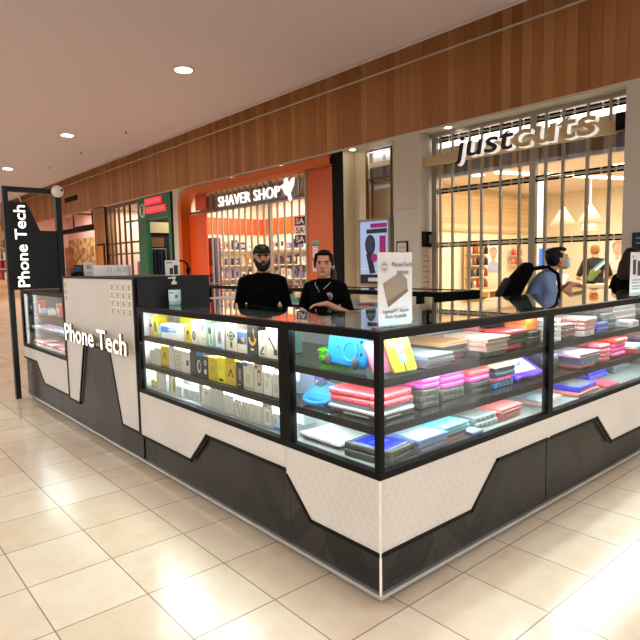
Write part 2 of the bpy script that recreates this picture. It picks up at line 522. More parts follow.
k = 0
for x, y, lab in ((3.2, 7.5, 'round mall ceiling downlight nearest above the kiosk'), (3.2, 13.6, 'round mall ceiling downlight second along the row from the kiosk'),
                  (3.2, 19.7, 'round mall ceiling downlight third along the row from the kiosk'), (3.2, 25.8, 'round mall ceiling downlight farthest along the row')):
    o = thing('downlight', lab, 'light', (x, y, 4.785))
    MB().lathe([(.18, .0), (.18, .012), (.15, .014)], WHITE, 24).obj('trim_ring', o)
    MB().lathe([(.14, -.006), (.14, -.001)], LAMP, 24).obj('lens', o)
    l = bpy.data.lights.new('downlight_beam', 'SPOT'); l.energy = 300; l.color = (1, .94, .88); l.spot_size = R(130); l.spot_blend = .7; l.shadow_soft_size = .15
    lo = bpy.data.objects.new('downlight_beam', l); COL.objects.link(lo); lo.location = (x, y, 4.74)
for i, (x, y, nm) in enumerate(((4.2, 15.6, 'second'), (4.2, 18.65, 'farthest'), (4.2, 12.4, 'nearest'))):
    o = MB().lathe([(.03, 0), (.03, .01), (.012, .012), (.012, .05)], mat('sprinkler_brown', '#6a4a3a', .5), 10).obj('sprinkler', loc=(x, y, 4.749))
    tag(o, 'small brown ceiling sprinkler head, %s to the kiosk of three' % nm, 'sprinkler')

# ------------------------------------------------------------------ kiosk display cabinets
ZT, ZB, TH = 1.2, .605, .022
SH = (.985, .78)
LEDR = mat('led_strip_bright', '#ffffff', .5, emit='#eefcff', estr=38)
LEDA = mat('led_strip_front', '#ffffff', .5, emit='#eefcff', estr=60)
def shelf_set(root, poly, leds, front_bars, led=None):
    """two smoked shelves with black front edges, a base board, LED strips"""
    for z in SH:
        sh = MB().prism(poly, z - TH, z, 'z', SHELF)
        for b in front_bars:
            sh.box(b[0], b[1], b[2], b[3], z - TH - .010, z + .003, BLACK)
        sh.obj('shelf', root)
    MB().prism(poly, ZB - .03, ZB, 'z', mat('base_board', '#8f9492', .3)).obj('base_board', root)
    zt_ = 1.1645 if led is LEDA else 1.168
    for z in (zt_, SH[0] - TH - .001, SH[1] - TH - .001):
        for x0, x1, y0, y1 in leds:
            if z > 1.1 and led is LEDA:                       # the top strip sits under the frame bar
                x0, x1 = (.028, .038) if x1 - x0 < .03 else (x0, x1)
                y0, y1 = (.028, .038) if y1 - y0 < .03 else (y0, y1)
            MB().box(x0, x1, y0, y1, z - (.004 if z == 1.1645 else .007), z, led or LED).obj('led_strip', root)

def trim_line(root, pts, axis):
    m = MB()
    for a, b in zip(pts, pts[1:]):
        v = Vector((b[0]-a[0], b[1]-a[1])).normalized(); n = Vector((-v.y, v.x)) * .009
        a2 = (a[0]-v.x*.009, a[1]-v.y*.009); b2 = (b[0]+v.x*.009, b[1]+v.y*.009)
        q = [(a2[0]+n.x, a2[1]+n.y), (b2[0]+n.x, b2[1]+n.y), (b2[0]-n.x, b2[1]-n.y), (a2[0]-n.x, a2[1]-n.y)]
        m.prism(q, -.005, .006, axis, BLACK)
    m.obj('trim_line', root)

WF = .04
# --- cabinet A: the long left-hand run with boxed accessories
A = thing('display_cabinet', 'long glass display cabinet full of boxed accessories beside the phone sign counter', 'display cabinet', (0, 0, 0))
A0, A1 = .646, 2.398
MB().box(0, WF, A0, A1, 1.165, ZT, BLACK).box(0, WF, A0, A1, .575, ZB, BLACK).box(0, WF, A0, .69, ZB, 1.165, BLACK).box(0, WF, 2.36, A1, ZB, 1.165, BLACK)\
    .box(.62, .66, A0, A1, 1.165, 1.189, BLACK).box(.62, .66, A0, .69, ZB, 1.165, BLACK).box(.62, .66, 2.36, A1, ZB, 1.165, BLACK).obj('frame', A)
MB().box(WF, .66, A0, A1, 1.19, 1.199, TOPGLASS).obj('glass_top', A)
MB().box(.012, .018, .69, 2.36, ZB, 1.165, GLASS).obj('glass_pane', A)
shelf_set(A, [(.045, A0 + .002), (.62, A0 + .002), (.62, A1 - .016), (.045, A1 - .016)], [(.076, .090, .72, 2.33)], [(.038, .0445, A0 + .045, A1 - .04)], LEDA)
for z in (SH[0] - TH - .001, SH[1] - TH - .001):
    MB().box(.40, .42, .74, 2.30, z - .006, z, LEDA).obj('led_strip', A)  # extra rear strip, added to brighten the back panel and second rows
MB().box(.05, .63, 2.384, 2.392, ZB + .001, 1.16, WHITE).obj('end_panel', A)
MB().box(.64, .655, .69, 2.36, ZB, 1.165, WHITE).obj('back_panel', A)
MB().prism([(A1, .574), (A0, .574), (A0, .455), (1.44, .455), (1.65, .25), (A1, .25)], 0, .02, 'x', HEX).obj('hexagon_panel', A)
MB().box(.021, .64, A0, A1, .07, .574, DWOOD).obj('plinth', A)
trim_line(A, [(A1 - .01, .25), (1.65, .25), (1.44, .455), (A0 + .01, .455)], 'x')
MB().box(.06, .6, A0, A1, 0, .069, BLACKM).obj('toe_kick', A)
MB().box(.0, .02, A0, A1, .05, .069, STEEL).obj('kick_strip', A)

# --- cabinet B: the corner
B = thing('display_cabinet', 'corner glass display cabinet with a blue tablet case standing behind its glass', 'display cabinet', (0, 0, 0))
f = MB().box(0, .03, 0, .03, ZB, 1.165, BLACK)
f.box(0, WF, WF, .644, 1.165, ZT, BLACK).box(0, WF, WF, .644, .575, ZB, BLACK).box(0, WF, .60, .644, ZB, 1.165, BLACK)
f.box(0, 1.425, 0, WF, 1.165, ZT, BLACK).box(0, 1.425, 0, WF, .575, ZB, BLACK).box(1.400, 1.425, 0, WF, ZB, 1.165, BLACK)
f.obj('frame', B); f = MB(); f.box(.66, 1.425, .86, .9, 1.165, 1.189, BLACK).box(1.400, 1.425, .86, .9, ZB, 1.165, BLACK).box(.66, .69, .86, .9, ZB, 1.165, BLACK)
f.obj('rear_frame', B)
MB().prism([(WF, WF), (1.425, WF), (1.425, .9), (.661, .9), (.661, .645), (WF, .645)], 1.19, 1.199, 'z', TOPGLASS).obj('glass_top', B)
MB().box(.012, .018, .03, .60, ZB, 1.165, GLASS).obj('glass_pane', B)
MB().box(.03, 1.400, .012, .018, ZB, 1.165, GLASS).obj('glass_pane', B)
shelf_set(B, [(.045, .045), (1.424, .045), (1.424, .86), (.665, .86), (.665, .644), (.045, .644)],
          [(.052, .066, .08, .59), (.09, 1.36, .052, .066)], [(.038, .0445, .041, .60), (.041, 1.400, .038, .0445)], LEDR)
MB().box(.69, 1.400, .88, .89, ZB, 1.165, mat('grey_back', '#b9b9b4', .5)).obj('back_panel', B)
MB().prism([(.644, .574), (.0, .574), (.0, .25), (.457, .25), (.644, .43)], 0, .02, 'x', HEX).obj('hexagon_panel', B)
MB().prism([(.021, .574), (1.425, .574), (1.425, .455), (.877, .455), (.655, .25), (.021, .25)], 0, .02, 'y', HEX).obj('hexagon_panel', B)
MB().prism([(.021, .021), (1.425, .021), (1.425, .88), (.66, .88), (.66, .644), (.021, .644)], .07, .574, 'z', DWOOD).obj('plinth', B)
trim_line(B, [(.636, .425), (.457, .25), (.01, .25)], 'x')
trim_line(B, [(1.392, .455), (.877, .455), (.655, .25), (.01, .25)], 'y')
MB().prism([(.06, .06), (1.425, .06), (1.425, .84), (.66, .84), (.66, .644), (.06, .644)], 0, .069, 'z', BLACKM).obj('toe_kick', B)
MB().box(0, .02, .02, .644, .05, .069, STEEL).box(0, 1.425, 0, .02, .05, .069, STEEL).obj('kick_strip', B)
MB().box(-.004, .004, -.004, .004, .07, .573, mat('corner_bead', '#f2eee6', .4)).obj('corner_bead', B)

# --- cabinet C: the run along the walkway
Cc = thing('display_cabinet', 'glass display cabinet of stacked tablet cases in front of the man with backpack', 'display cabinet', (0, 0, 0))
X0, X1 = 1.427, 3.95
f = MB().box(X0, X1, 0, WF, 1.165, ZT, BLACK).box(X0, X1, 0, WF, .575, ZB, BLACK).box(X0, 1.452, 0, WF, ZB, 1.165, BLACK).box(X1-.06, X1, 0, WF, ZB, 1.165, BLACK)
f.box(X0, X1, .86, .9, 1.165, 1.189, BLACK).box(X0, 1.452, .86, .9, ZB, 1.165, BLACK).box(X1-.06, X1, .86, .9, ZB, 1.165, BLACK).obj('frame', Cc)
MB().box(X0, X1, WF, .9, 1.19, 1.199, TOPGLASS).obj('glass_top', Cc)
MB().box(1.452, X1-.06, .012, .018, ZB, 1.165, GLASS).obj('glass_pane', Cc)
shelf_set(Cc, [(X0 + .001, .045), (X1 - .01, .045), (X1 - .01, .86), (X0 + .001, .86)], [(1.45, X1-.1, .052, .066)], [(1.452, X1-.06, .038, .0445)], LEDR)
MB().box(1.452, X1-.06, .88, .89, ZB, 1.165, mat('grey_back', '#b9b9b4', .5)).obj('back_panel', Cc)
MB().box(X1-.012, X1, WF, .86, ZB, 1.165, mat('grey_back', '#b9b9b4', .5)).obj('end_panel', Cc)
MB().prism([(X0, .574), (X1, .574), (X1, .25), (2.267, .25), (2.04, .455), (X0, .455)], 0, .02, 'y', HEX).obj('hexagon_panel', Cc)
MB().box(X0 + .006, X1, .021, .88, .07, .574, DWOOD).obj('plinth', Cc)
trim_line(Cc, [(X0 + .012, .455), (2.04, .455), (2.267, .25), (X1 - .01, .25)], 'y')
MB().box(X0, X1, .06, .84, 0, .069, BLACKM).obj('toe_kick', Cc)
MB().box(X0, X1, 0, .02, .05, .069, STEEL).obj('kick_strip', Cc)

# --- sign counter
K = thing('sign_counter', 'tall cream hexagon patterned counter block carrying the lit phone shop name', 'counter', (0, 0, 0))
K0, K1 = 2.402, 4.04
MB().box(.021, .61, K0, K1, .07, 1.395, CHAR).obj('body', K)
MB().box(-.006, .62, K0, K1, 1.396, 1.412, CHAR).obj('counter_top', K)
MB().prism([(2.435, 1.392), (4.01, 1.392), (4.01, .268), (3.74, .268), (3.54, .83), (2.94, .83), (2.75, .268), (2.435, .268)], 0, .02, 'x', HEX).obj('hexagon_panel', K)
MB().prism([(2.955, .815), (3.525, .815), (3.725, .25), (4.039, .25), (4.039, .071), (2.403, .071), (2.403, .25), (2.765, .25)], .012, .0205, 'x', DWOOD).obj('dark_panel', K)
trim_line(K, [(2.415, .26), (2.75, .26), (2.94, .825), (3.54, .825), (3.74, .26), (4.02, .26)], 'x')
MB().box(-.004, .011, K0, 2.434, .252, 1.395, BLACK).obj('edge_trim', K); MB().box(-.004, .011, 4.011, K1, .252, 1.395, BLACK).obj('edge_trim', K)
MB().box(.06, .6, K0, K1, 0, .069, BLACKM).obj('toe_kick', K)
MB().box(0, .02, K0, K1, .05, .069, STEEL).obj('kick_strip', K)
XM = lambda y, z, x: frame_M((x, y, z), (0, -1, 0), (0, 0, 1))
sg = text('sign_word', 'Phone Tech', .222, XM(3.165, .838, -.048), SIGNLIT, K, ext=.010, bold=.008, width=1.39, side=SIGNSIDE, split=True)
for y in (3.7, 3.45, 3.2, 2.95, 2.7): MB().tube((-.04, y, .87), (0, y, .87), .006, mat('sign_stud', '#8a6a3a', .4, .6), 8).obj('sign_stud', K)
NOTE = mat('notice_paper', '#e4ddd2', .6); NOTEI = mat('notice_ink', '#77706a', .6)
for y0, n in ((3.98, 3), (2.86, 4), (2.75, 4), (2.64, 4), (2.53, 4)):
    m = MB().box(-.0025, 0, y0 - .075, y0, 1.12, 1.375, NOTE)
    for j in range(n):
        z = 1.35 - j * .062
        for q in range(3):
            m.box(-.0032, -.0026, y0 - .06 + random.random()*.015, y0 - .015, z - q*.014 - .008, z - q*.014, NOTEI)
    m.obj('notice_strip', K)

# --- far display cabinet below the tower sign
D = thing('display_cabinet', 'small glass display cabinet of phone cases under the tall tower sign', 'display cabinet', (0, 0, 0))
D0, D1 = 4.042, 5.59
MB().box(0, .04, D0, D1, 1.21, 1.25, BLACK).box(0, .04, D0, D1, .61, .645, BLACK).box(0, .04, D0, D0+.04, .645, 1.21, BLACK).box(0, .04, D1-.06, D1, .645, 1.21, BLACK).box(.56, .6, D0, D1, 1.21, 1.238, BLACK).obj('frame', D)
MB().box(.04, .6, D0, D1, 1.24, 1.249, TOPGLASS).obj('glass_top', D)
MB().box(.012, .018, D0+.04, D1-.06, .645, 1.21, GLASS).obj('glass_pane', D)
for z in (1.0, .82):
    MB().box(.052, .58, D0+.01, D1-.01, z-.018, z, SHELF).box(.043, .0515, D0+.042, D1-.062, z-.03, z+.002, BLACK).obj('shelf', D)
MB().box(.045, .58, D0+.01, D1-.01, .62, .65, mat('base_board', '#8f9492', .3)).obj('base_board', D)
for z in (1.209, .98, .80):
    MB().box(.056, .068, D0+.06, D1-.08, z-.006, z, LED).obj('led_strip', D)
MB().box(.585, .6, D0, D1, .65, 1.21, WHITE).obj('back_panel', D)
MB().box(.045, .584, D1-.008, D1-.001, .651, 1.209, mat('grey_end', '#5a5e60', .25)).obj('end_panel', D)
MB().prism([(D1, .609), (D0, .609), (D0, .28), (4.83, .28), (5.08, .484), (D1, .484)], 0, .02, 'x', HEX).obj('hexagon_panel', D)
MB().box(.021, .59, D0, D1, .07, .609, DWOOD).obj('plinth', D)
trim_line(D, [(D0 + .01, .28), (4.83, .28), (5.08, .484), (D1 - .01, .484)], 'x')
MB().box(.06, .58, D0, D1, 0, .069, BLACKM).obj('toe_kick', D)
MB().box(0, .02, D0, D1, .05, .069, STEEL).obj('kick_strip', D)

# --- tower sign
T = thing('tower_sign', 'tall dark framed tower sign with lit vertical lettering at the kiosk end', 'sign', (0, 0, 0))
MB().box(-.108, -.055, 5.595, 5.66, 0, 2.41, CHAR).obj('post', T)
MB().box(.445, .51, 5.595, 5.66, 0, 2.41, CHAR).obj('post', T)
MB().box(-.055, .445, 5.60, 5.655, 2.352, 2.41, CHAR).obj('top_bar', T)
MB().prism([(-.054, 1.2505), (.444, 1.2505), (.444, 1.925), (.262, 1.925), (.135, 2.24), (-.054, 2.24)], 5.61, 5.645, 'y', CHAR).obj('panel', T)
text('sign_word', 'Phone Tech', .172, frame_M((.104, 5.585, 1.742), (0, 0, 1), (-1, 0, 0)), SIGNLIT, T, ext=.012, bold=.012, width=.92, side=SIGNSIDE, split=True)
pts = [(-.05 + .13*math.sin(a*.16), 5.625 , 2.35 - .11*(1-math.cos(a*.16))) for a in range(11)]
MB().path(pts, .005, mat('white_cable', '#d8d4cc', .5)).obj('cable', T)
g = thing('dome_camera', 'white round camera ball on the tower sign top corner', 'camera', (.455, 5.53, 2.375))
MB().ball((0, 0, 0), .068, .064, .068, mat('camera_white', '#e6e2d6', .4)).obj('housing', g)
MB().ball((.03, -.055, .01), .014, .014, .014, BLACK).obj('lens', g)

# --- back counter on the far side of the island
F2 = thing('display_cabinet', 'back display cabinet of the kiosk behind the two staff members', 'display cabinet', (0, 0, 0))
f = MB()
f.box(2.6, 3.2, 1.66, 1.76, .6, 1.2, BLACK)
for y in (2.35, 3.5, 4.65, 5.9): f.box(2.6, 2.66, y, y+.07, .6, 1.16, BLACK).box(3.14, 3.2, y, y+.07, .6, 1.16, BLACK)
f.box(2.6, 2.66, 1.76, 5.97, 1.155, 1.2, BLACK).box(3.14, 3.2, 1.76, 5.97, 1.155, 1.2, BLACK).obj('frame', F2)
MB().box(2.66, 3.14, 1.76, 5.97, 1.185, 1.195, TOPGLASS).obj('glass_top', F2)
MB().box(2.61, 3.19, 1.76, 5.97, 1.0, 1.02, mat('pale_shelf', '#c8ccc8', .4)).obj('shelf', F2)
MB().box(2.62, 3.19, 1.76, 5.97, .85, .87, mat('pale_shelf', '#c8ccc8', .4)).obj('shelf', F2)
MB().box(2.6, 3.2, 1.66, 5.97, .0, .599, WHITE).obj('plinth', F2)
MB().box(3.17, 3.175, 1.78, 5.96, .6, 1.155, GLASS).obj('glass_pane', F2)

# ------------------------------------------------------------------ boxed accessories (cabinet A)
INK = '#2b2724'
def product_box(y0, y1, h, dep, z, col, art, label, x=.085, name='product_box', group=None, top=None, side=None, rz=0):
    w = (y1 - y0) - .006
    m = MB()
    cm = C(col, .5)
    # local frame: front faces -x, centred on y
    P = [(0,-w/2,0),(dep,-w/2,0),(dep,w/2,0),(0,w/2,0),(0,-w/2,h),(dep,-w/2,h),(dep,w/2,h),(0,w/2,h)]
    m.poly(P, [(3,2,1,0), (1,2,6,5), (3,0,4,7), (2,3,7,6)], cm)
    m.poly(P, [(4,5,6,7)], C(top, .5) if top else cm)
    m.poly(P, [(0,1,5,4)], C(side, .5) if side else cm)
    yy = lambda u: w/2 - u*w
    for i, a in enumerate(art):
        e = -.0006 - .0003*i
        if a[0] == 'r':
            _, u0, v0, u1, v1, c = a
            m.poly([(e, yy(u0), v0*h), (e, yy(u1), v0*h), (e, yy(u1), v1*h), (e, yy(u0), v1*h)], [(3,2,1,0)], C(c, .5))
        elif a[0] == 'e':
            _, cu, cv, ru, rv, c = a
            m.poly([(e, yy(cu + ru*math.cos(t*PI/8)), (cv + rv*math.sin(t*PI/8))*h) for t in range(16)], [tuple(range(16))], C(c, .5))
        else:
            _, u0, v0, u1, v1, lw, c = a
            d = Vector((u1-u0, (v1-v0)*h/w)); d.normalize(); n = Vector((-d.y, d.x))*lw
            q = [(u0+n.x, v0+n.y*w/h), (u0-n.x, v0-n.y*w/h), (u1-n.x, v1-n.y*w/h), (u1+n.x, v1+n.y*w/h)]
            m.poly([(e, yy(a_), b_*h) for a_, b_ in q], [(0,1,2,3)], C(c, .5))
    o = m.obj(name, loc=(x, (y0+y1)/2, z + .001))
    o.rotation_euler.z = rz
    return tag(o, label, 'box', group)
TAN = '#c9bca6'; YEL = '#d8b800'; YELB = '#f2e20a'; WH = '#d6d6d2'; GRY = '#c9ccc9'
TOPG = 'boxed accessories on the top shelf'; MIDG = 'boxed accessories on the middle shelf'; LOWG = 'boxed accessories on the lowest shelf'
z1, z2, z3 = SH[0], SH[1], ZB
ring = lambda cu, cv, ru, rv, c, bg: [('e', cu, cv, ru, rv, c), ('e', cu, cv, ru*.62, rv*.62, bg)]
PB = product_box
zt = z1 + .003
for a in [
  (2.29, 2.345, .150, .09, zt, TAN, [('e',.5,.62,.28,.1,INK),('r',.35,.25,.65,.6,'#6a5848')], 'narrow tan box with dark mount picture at the sign counter end of the top shelf', .15),
  (2.279, 2.345, .12, .05, zt, '#bfb4a0', [('e',.5,.62,.28,.1,INK)], 'short tan box standing before the narrow tan box on the top shelf', .07),
  (2.205, 2.277, .147, .08, zt, YEL, [('r',.3,.25,.75,.75,INK),('l',.5,.3,.6,.8,.07,'#8a7a50')], 'yellow box with black pictured gadget beside tan boxes on the top shelf', .07),
  (2.150, 2.203, .077, .06, zt, '#8fb0a8', [('r',.1,.3,.9,.6,'#a8c4bc')], 'small teal grey box at the foot of the yellow box on the top shelf', .07),
  (1.812, 2.148, .10, .09, zt, '#d0cec6', [('r',.0,.42,.34,.85,'#2f64b8'),('r',.34,.5,.66,.78,'#3b8ee6'),('r',.36,.62,.62,.7,WH)], 'wide white box with blue band on the top shelf', .07),
  (1.717, 1.796, .108, .07, zt, YEL, [('e',.5,.5,.3,.3,INK),('e',.55,.4,.15,.15,'#c8a060')], 'small yellow box with black round gadget beside the wide white box', .07),
  (1.625, 1.715, .150, .07, zt, TAN, ring(.42,.36,.28,.2,INK,'#8a7a68'), 'tan box with dark ring picture on the top shelf', .07),
  (1.526, 1.623, .166, .07, zt, TAN, [('l',.55,.55,.75,.9,.07,INK),('e',.7,.25,.15,.05,'#8a8a84')], 'tall tan box with slanted dark pen picture on the top shelf', .07),
  (1.417, 1.524, .143, .07, zt, '#6fa58e', [('r',.3,.1,.75,.85,'#c8cfc4'),('e',.45,.7,.2,.18,'#3a1f1a'),('r',.42,.15,.68,.55,'#a08a80')], 'green box with brown handset picture on the top shelf', .07),
  (1.315, 1.415, .148, .07, zt, '#d2cfc6', [('r',.25,.2,.75,.85,'#8a8c88'),('r',.35,.3,.65,.7,'#5f5f5c'),('r',.0,.0,.9,.07,'#3f8fd8')], 'pale box with grey handset picture and blue foot on the top shelf', .07),
  (1.175, 1.293, .168, .08, zt, TAN, ring(.5,.52,.24,.17,INK,TAN) + [('r',.4,.12,.6,.32,INK),('r',.12,.48,.24,.6,INK),('r',.76,.48,.88,.6,INK),('e',.5,.52,.1,.07,INK)], 'tan box with black car phone holder picture on the top shelf', .07),
  (1.072, 1.172, .125, .08, zt, TAN, [('r',.0,.4,1,.95,'#2f62a8'),('r',.0,.4,.6,.62,'#1d1a18'),('e',.62,.62,.2,.12,'#b8863a')], 'box with blue photo above a tan panel on the top shelf', .07),
  (.965, 1.070, .160, .08, zt, '#0d0c0b', ring(.5,.6,.38,.28,'#c8973e','#0d0c0b') + [('r',.0,.6,.9,.95,'#0d0c0b'),('l',.75,.5,.6,.9,.03,'#c8973e'),('r',.35,.16,.65,.22,'#d8d4cc')], 'black box with curved gold cable picture on the top shelf', .07),
  (.891, .963, .138, .08, zt, TAN, [('e',.6,.75,.1,.05,'#d02818'),('l',.3,.15,.75,.4,.1,INK),('r',.2,.08,.8,.14,INK)], 'tan box with red dot and black clip picture on the top shelf', .07),
  (.775, .889, .166, .09, zt, '#d0c6b2', [('l',.3,.6,.72,.28,.05,INK),('e',.27,.62,.1,.06,INK),('r',.6,.12,.9,.3,INK),('r',.93,.0,1,1,'#8a4aa8')], 'tan box with black selfie stick picture next to the divider post', .07)]:
    PB(*a[:8], x=a[8], group=TOPG)
PB(1.90, 2.19, .135, .06, zt, YELB, [('r',.2,.6,.5,.75,'#f8f080')], 'bright yellow box lying behind the blue banded box', x=.235, group=TOPG)
PB(1.53, 1.83, .17, .12, zt, '#dfe4e6', [('r',.05,.75,.5,.9,'#3b8ee6'),('e',.7,.85,.04,.04,'#2a66b8')], 'large white box with blue tab behind the tan boxes', x=.235, group=TOPG)
for i, (a, b, c, d) in enumerate(((1.41, 1.52, '#cfe6ec', 'second'), (1.29, 1.40, '#8fd0e8', 'first'), (1.05, 1.17, '#e8eef0', 'third'), (.89, .97, '#7fc4b4', 'fourth'))):
    nm = {'#cfe6ec': 'ice blue', '#8fd0e8': 'sky blue', '#e8eef0': 'plain white', '#7fc4b4': 'sea green'}[c]
    PB(a, b, .168, .1, zt, c, [('r',.1,.75,.9,.9,'#f4f8f8')], nm + ' box standing in the second row of the top shelf', x=.22, group=TOPG)
zm = z2 + .003
for a in [
  (2.275, 2.345, .10, .09, zm, '#dcd8ce', [('e',.4,.7,.08,.06,'#8a867e')], 'small cream box at the sign counter end of the middle shelf'),
  (2.172, 2.273, .126, .09, zm, '#cecbc5', [('r',.2,.2,.8,.4,'#d0ccc4')], 'plain white box beside the small cream box on the middle shelf'),
  (2.047, 2.170, .150, .06, zm, YEL, [('r',.0,.0,1,.12,'#8a7410'),('l',.3,.35,.5,.7,.05,INK),('l',.5,.7,.75,.4,.05,INK)], 'yellow box with dark earphone picture near the sign counter on the middle shelf'),
  (1.957, 2.045, .166, .08, zm, '#d0cecb', [('r',.3,.3,.7,.35,'#cfcac2')], 'tall plain white box beside the lone yellow box on the middle shelf'),
  (1.872, 1.955, .146, .07, zm, '#cfc8bc', [('r',.25,.65,.75,.7,'#8a8078'),('r',.25,.5,.75,.56,'#a09890'),('r',.3,.2,.7,.4,'#b0a598')], 'beige box with small print in the middle shelf row'),
  (1.747, 1.870, .144, .08, zm, '#e0dcd4', [('r',.62,.35,.9,.6,'#2a2724'),('e',.3,.45,.05,.04,'#8a8680')], 'white box with small black square picture on the middle shelf'),
  (1.667, 1.745, .160, .09, zm, '#101418', [('r',.2,.2,.8,.3,'#1e2a34')], 'plain black box on the middle shelf'),
  (1.579, 1.665, .163, .08, zm, '#1c2430', [('e',.45,.4,.3,.26,'#d8dcd8'),('e',.5,.42,.2,.18,'#1c2430'),('r',.1,.82,.9,1,'#1f8ae8')], 'black box with blue top and white headset picture on the middle shelf'),
  (1.516, 1.577, .140, .07, zm, '#0e0e10', [('e',.5,.7,.28,.13,'#e0dcd4'),('e',.5,.3,.28,.13,'#e0dcd4'),('e',.5,.7,.14,.07,'#0e0e10')], 'narrow black box with two white circles on the middle shelf'),
  (1.407, 1.514, .142, .06, zm, YEL, [('l',.35,.3,.5,.62,.045,'#8a8070'),('l',.5,.62,.7,.35,.045,'#8a8070'),('r',.3,.8,.7,.86,'#b89a00')], 'yellow box with grey earphone picture beside the brightest yellow box'),
  (1.317, 1.405, .154, .09, zm, '#f6ec10', [('e',.4,.65,.2,.12,'#d0c400'),('e',.4,.65,.14,.08,'#f6ec10'),('r',.2,.06,.8,.16,'#2a2810')], 'brightest lemon yellow box among three yellow ones on the middle shelf'),
  (1.197, 1.315, .160, .06, zm, YEL, [('l',.3,.3,.55,.6,.05,INK),('l',.55,.6,.75,.3,.05,INK),('r',.3,.8,.7,.86,'#b89a00')], 'yellow box with dark earphone picture beside the black charger box'),
  (1.123, 1.195, .148, .06, zm, '#17181a', [('r',.35,.3,.75,.75,'#7c7f80'),('r',.3,.1,.6,.14,'#c8c8c8')], 'black box with grey charger picture beside the yellow boxes'),
  (1.014, 1.121, .158, .08, zm, '#d4cabb', [('r',.0,.84,.42,1,'#1f6ad0'),('e',.45,.4,.22,.18,'#c0b4a2'),('r',.1,.06,.9,.1,'#8a8078')], 'cream box with blue corner on the middle shelf'),
  (.927, 1.012, .160, .08, zm, '#d8cfc0', [('r',.4,.25,.75,.8,'#7a5a48'),('r',.47,.35,.68,.7,'#d8cfc0'),('r',.1,.82,.4,.92,'#c04030')], 'cream box with brown loop picture on the middle shelf'),
  (.845, .925, .125, .08, zm, '#e8e6e2', [('e',.4,.5,.25,.2,'#d4cec4'),('e',.6,.85,.07,.07,'#e020b8')], 'white box with magenta dot on the middle shelf'),
  (.775, .843, .128, .08, zm, '#dcd8d4', [('e',.5,.4,.28,.22,'#c8c0b8')], 'pale box with faint round picture next to the middle shelf divider')]:
    PB(*a, x=.07, group=MIDG)
for a, b, c, lab in ((.79, .90, '#d4e8f4', 'ice white box in the second row above the magenta dot box'), (1.40, 1.52, '#e8e020', 'lemon box in the second row behind the yellow boxes'), (2.06, 2.16, '#d4d4d2', 'white box in the second row behind the lone yellow box'), (1.78, 1.87, '#e4ece8', 'pale mint box in the second row of the middle shelf')):
    PB(a, b, .165, .1, zm, c, [('r',.1,.7,.9,.9,'#f8f8f8')], lab, x=.22, group=MIDG)
zl = z3 + .001
for a in [
  (2.27, 2.345, .058, .06, zl, '#d8c428', [('r',.2,.3,.8,.7,'#f0ecc0')], 'tiny yellow box at the sign counter end of the lowest shelf'),
  (2.10, 2.262, .130, .12, zl, '#d2d2d0', [('r',.15,.12,.85,.85,'#dcdcd8')], 'big plain white box on the lowest shelf near the sign counter'),
  (2.022, 2.066, .14, .06, zl, '#c8dcd0', [('r',.2,.2,.8,.5,'#a8c860')], 'thin pale green box on the lowest shelf'),
  (1.948, 2.02, .134, .05, zl, '#e8e6e0', [('r',.25,.15,.75,.85,'#c8a428'),('r',.38,.3,.62,.6,'#6a5a30')], 'white box with mustard strip on the lowest shelf'),
  (1.865, 1.946, .075, .06, zl, '#d0cecb', [('r',.2,.2,.8,.6,'#d8d4cc')], 'low white box on the lowest shelf before the blister packs'),
  (1.581, 1.644, .138, .06, zl, '#e2e0da', [('r',.2,.1,.55,.85,'#a89890'),('e',.6,.95,.25,.05,'#e03040')], 'white box with red top mark on the lowest shelf'),
  (1.507, 1.579, .118, .06, zl, '#d4d4d2', [('e',.5,.7,.12,.08,'#3a3a3a'),('r',.3,.15,.7,.4,'#d8d4cc')], 'white box with small black dot on the lowest shelf'),
  (1.423, 1.505, .14, .07, zl, '#d2d0ca', [('l',.35,.2,.35,.8,.03,'#b4b0a8'),('l',.6,.2,.6,.8,.03,'#b4b0a8')], 'pale grey box first of a matching pair on the lowest shelf'),
  (1.341, 1.421, .14, .07, zl, '#cfcdc7', [('l',.4,.2,.4,.8,.03,'#b4b0a8'),('l',.65,.2,.65,.8,.03,'#b4b0a8')], 'pale grey box second of a matching pair on the lowest shelf'),
  (1.23, 1.339, .115, .08, zl, '#d8d6d0', [('l',.5,.2,.5,.7,.03,'#c0bcb4')], 'low grey box between the matching pair and the pen boxes'),
  (1.147, 1.222, .104, .07, zl, '#d8d4c8', [('l',.3,.8,.75,.15,.04,INK),('e',.2,.88,.1,.05,'#c8b820')], 'cream box with slanted black stylus nearest the grey box'),
  (1.075, 1.145, .104, .07, zl, '#d6d2c6', [('l',.3,.8,.75,.15,.04,INK),('e',.2,.88,.1,.05,'#c8b820')], 'cream box with slanted black stylus beside the faint pink box'),
  (.948, 1.073, .108, .07, zl, '#d4d0c6', [('l',.3,.3,.6,.7,.02,'#b0a89c'),('e',.3,.25,.05,.05,'#c86a60')], 'cream box with faint pink dot on the lowest shelf'),
  (.846, .946, .142, .06, zl, '#cacac6', [('r',.25,.1,.8,.7,'#f4f4f2'),('r',.33,.18,.72,.62,'#c0bfb8'),('r',.2,.78,.45,.92,'#b09080')], 'white box with pictured phone frame on the lowest shelf'),
  (.775, .843, .09, .06, zl, '#d4e4ec', [('r',.2,.3,.4,.7,'#8aa8b8'),('r',.0,.0,1,.2,'#3a9ae0')], 'ice blue box with blue foot next to the lowest divider')]:
    PB(*a, x=.07, group=LOWG)
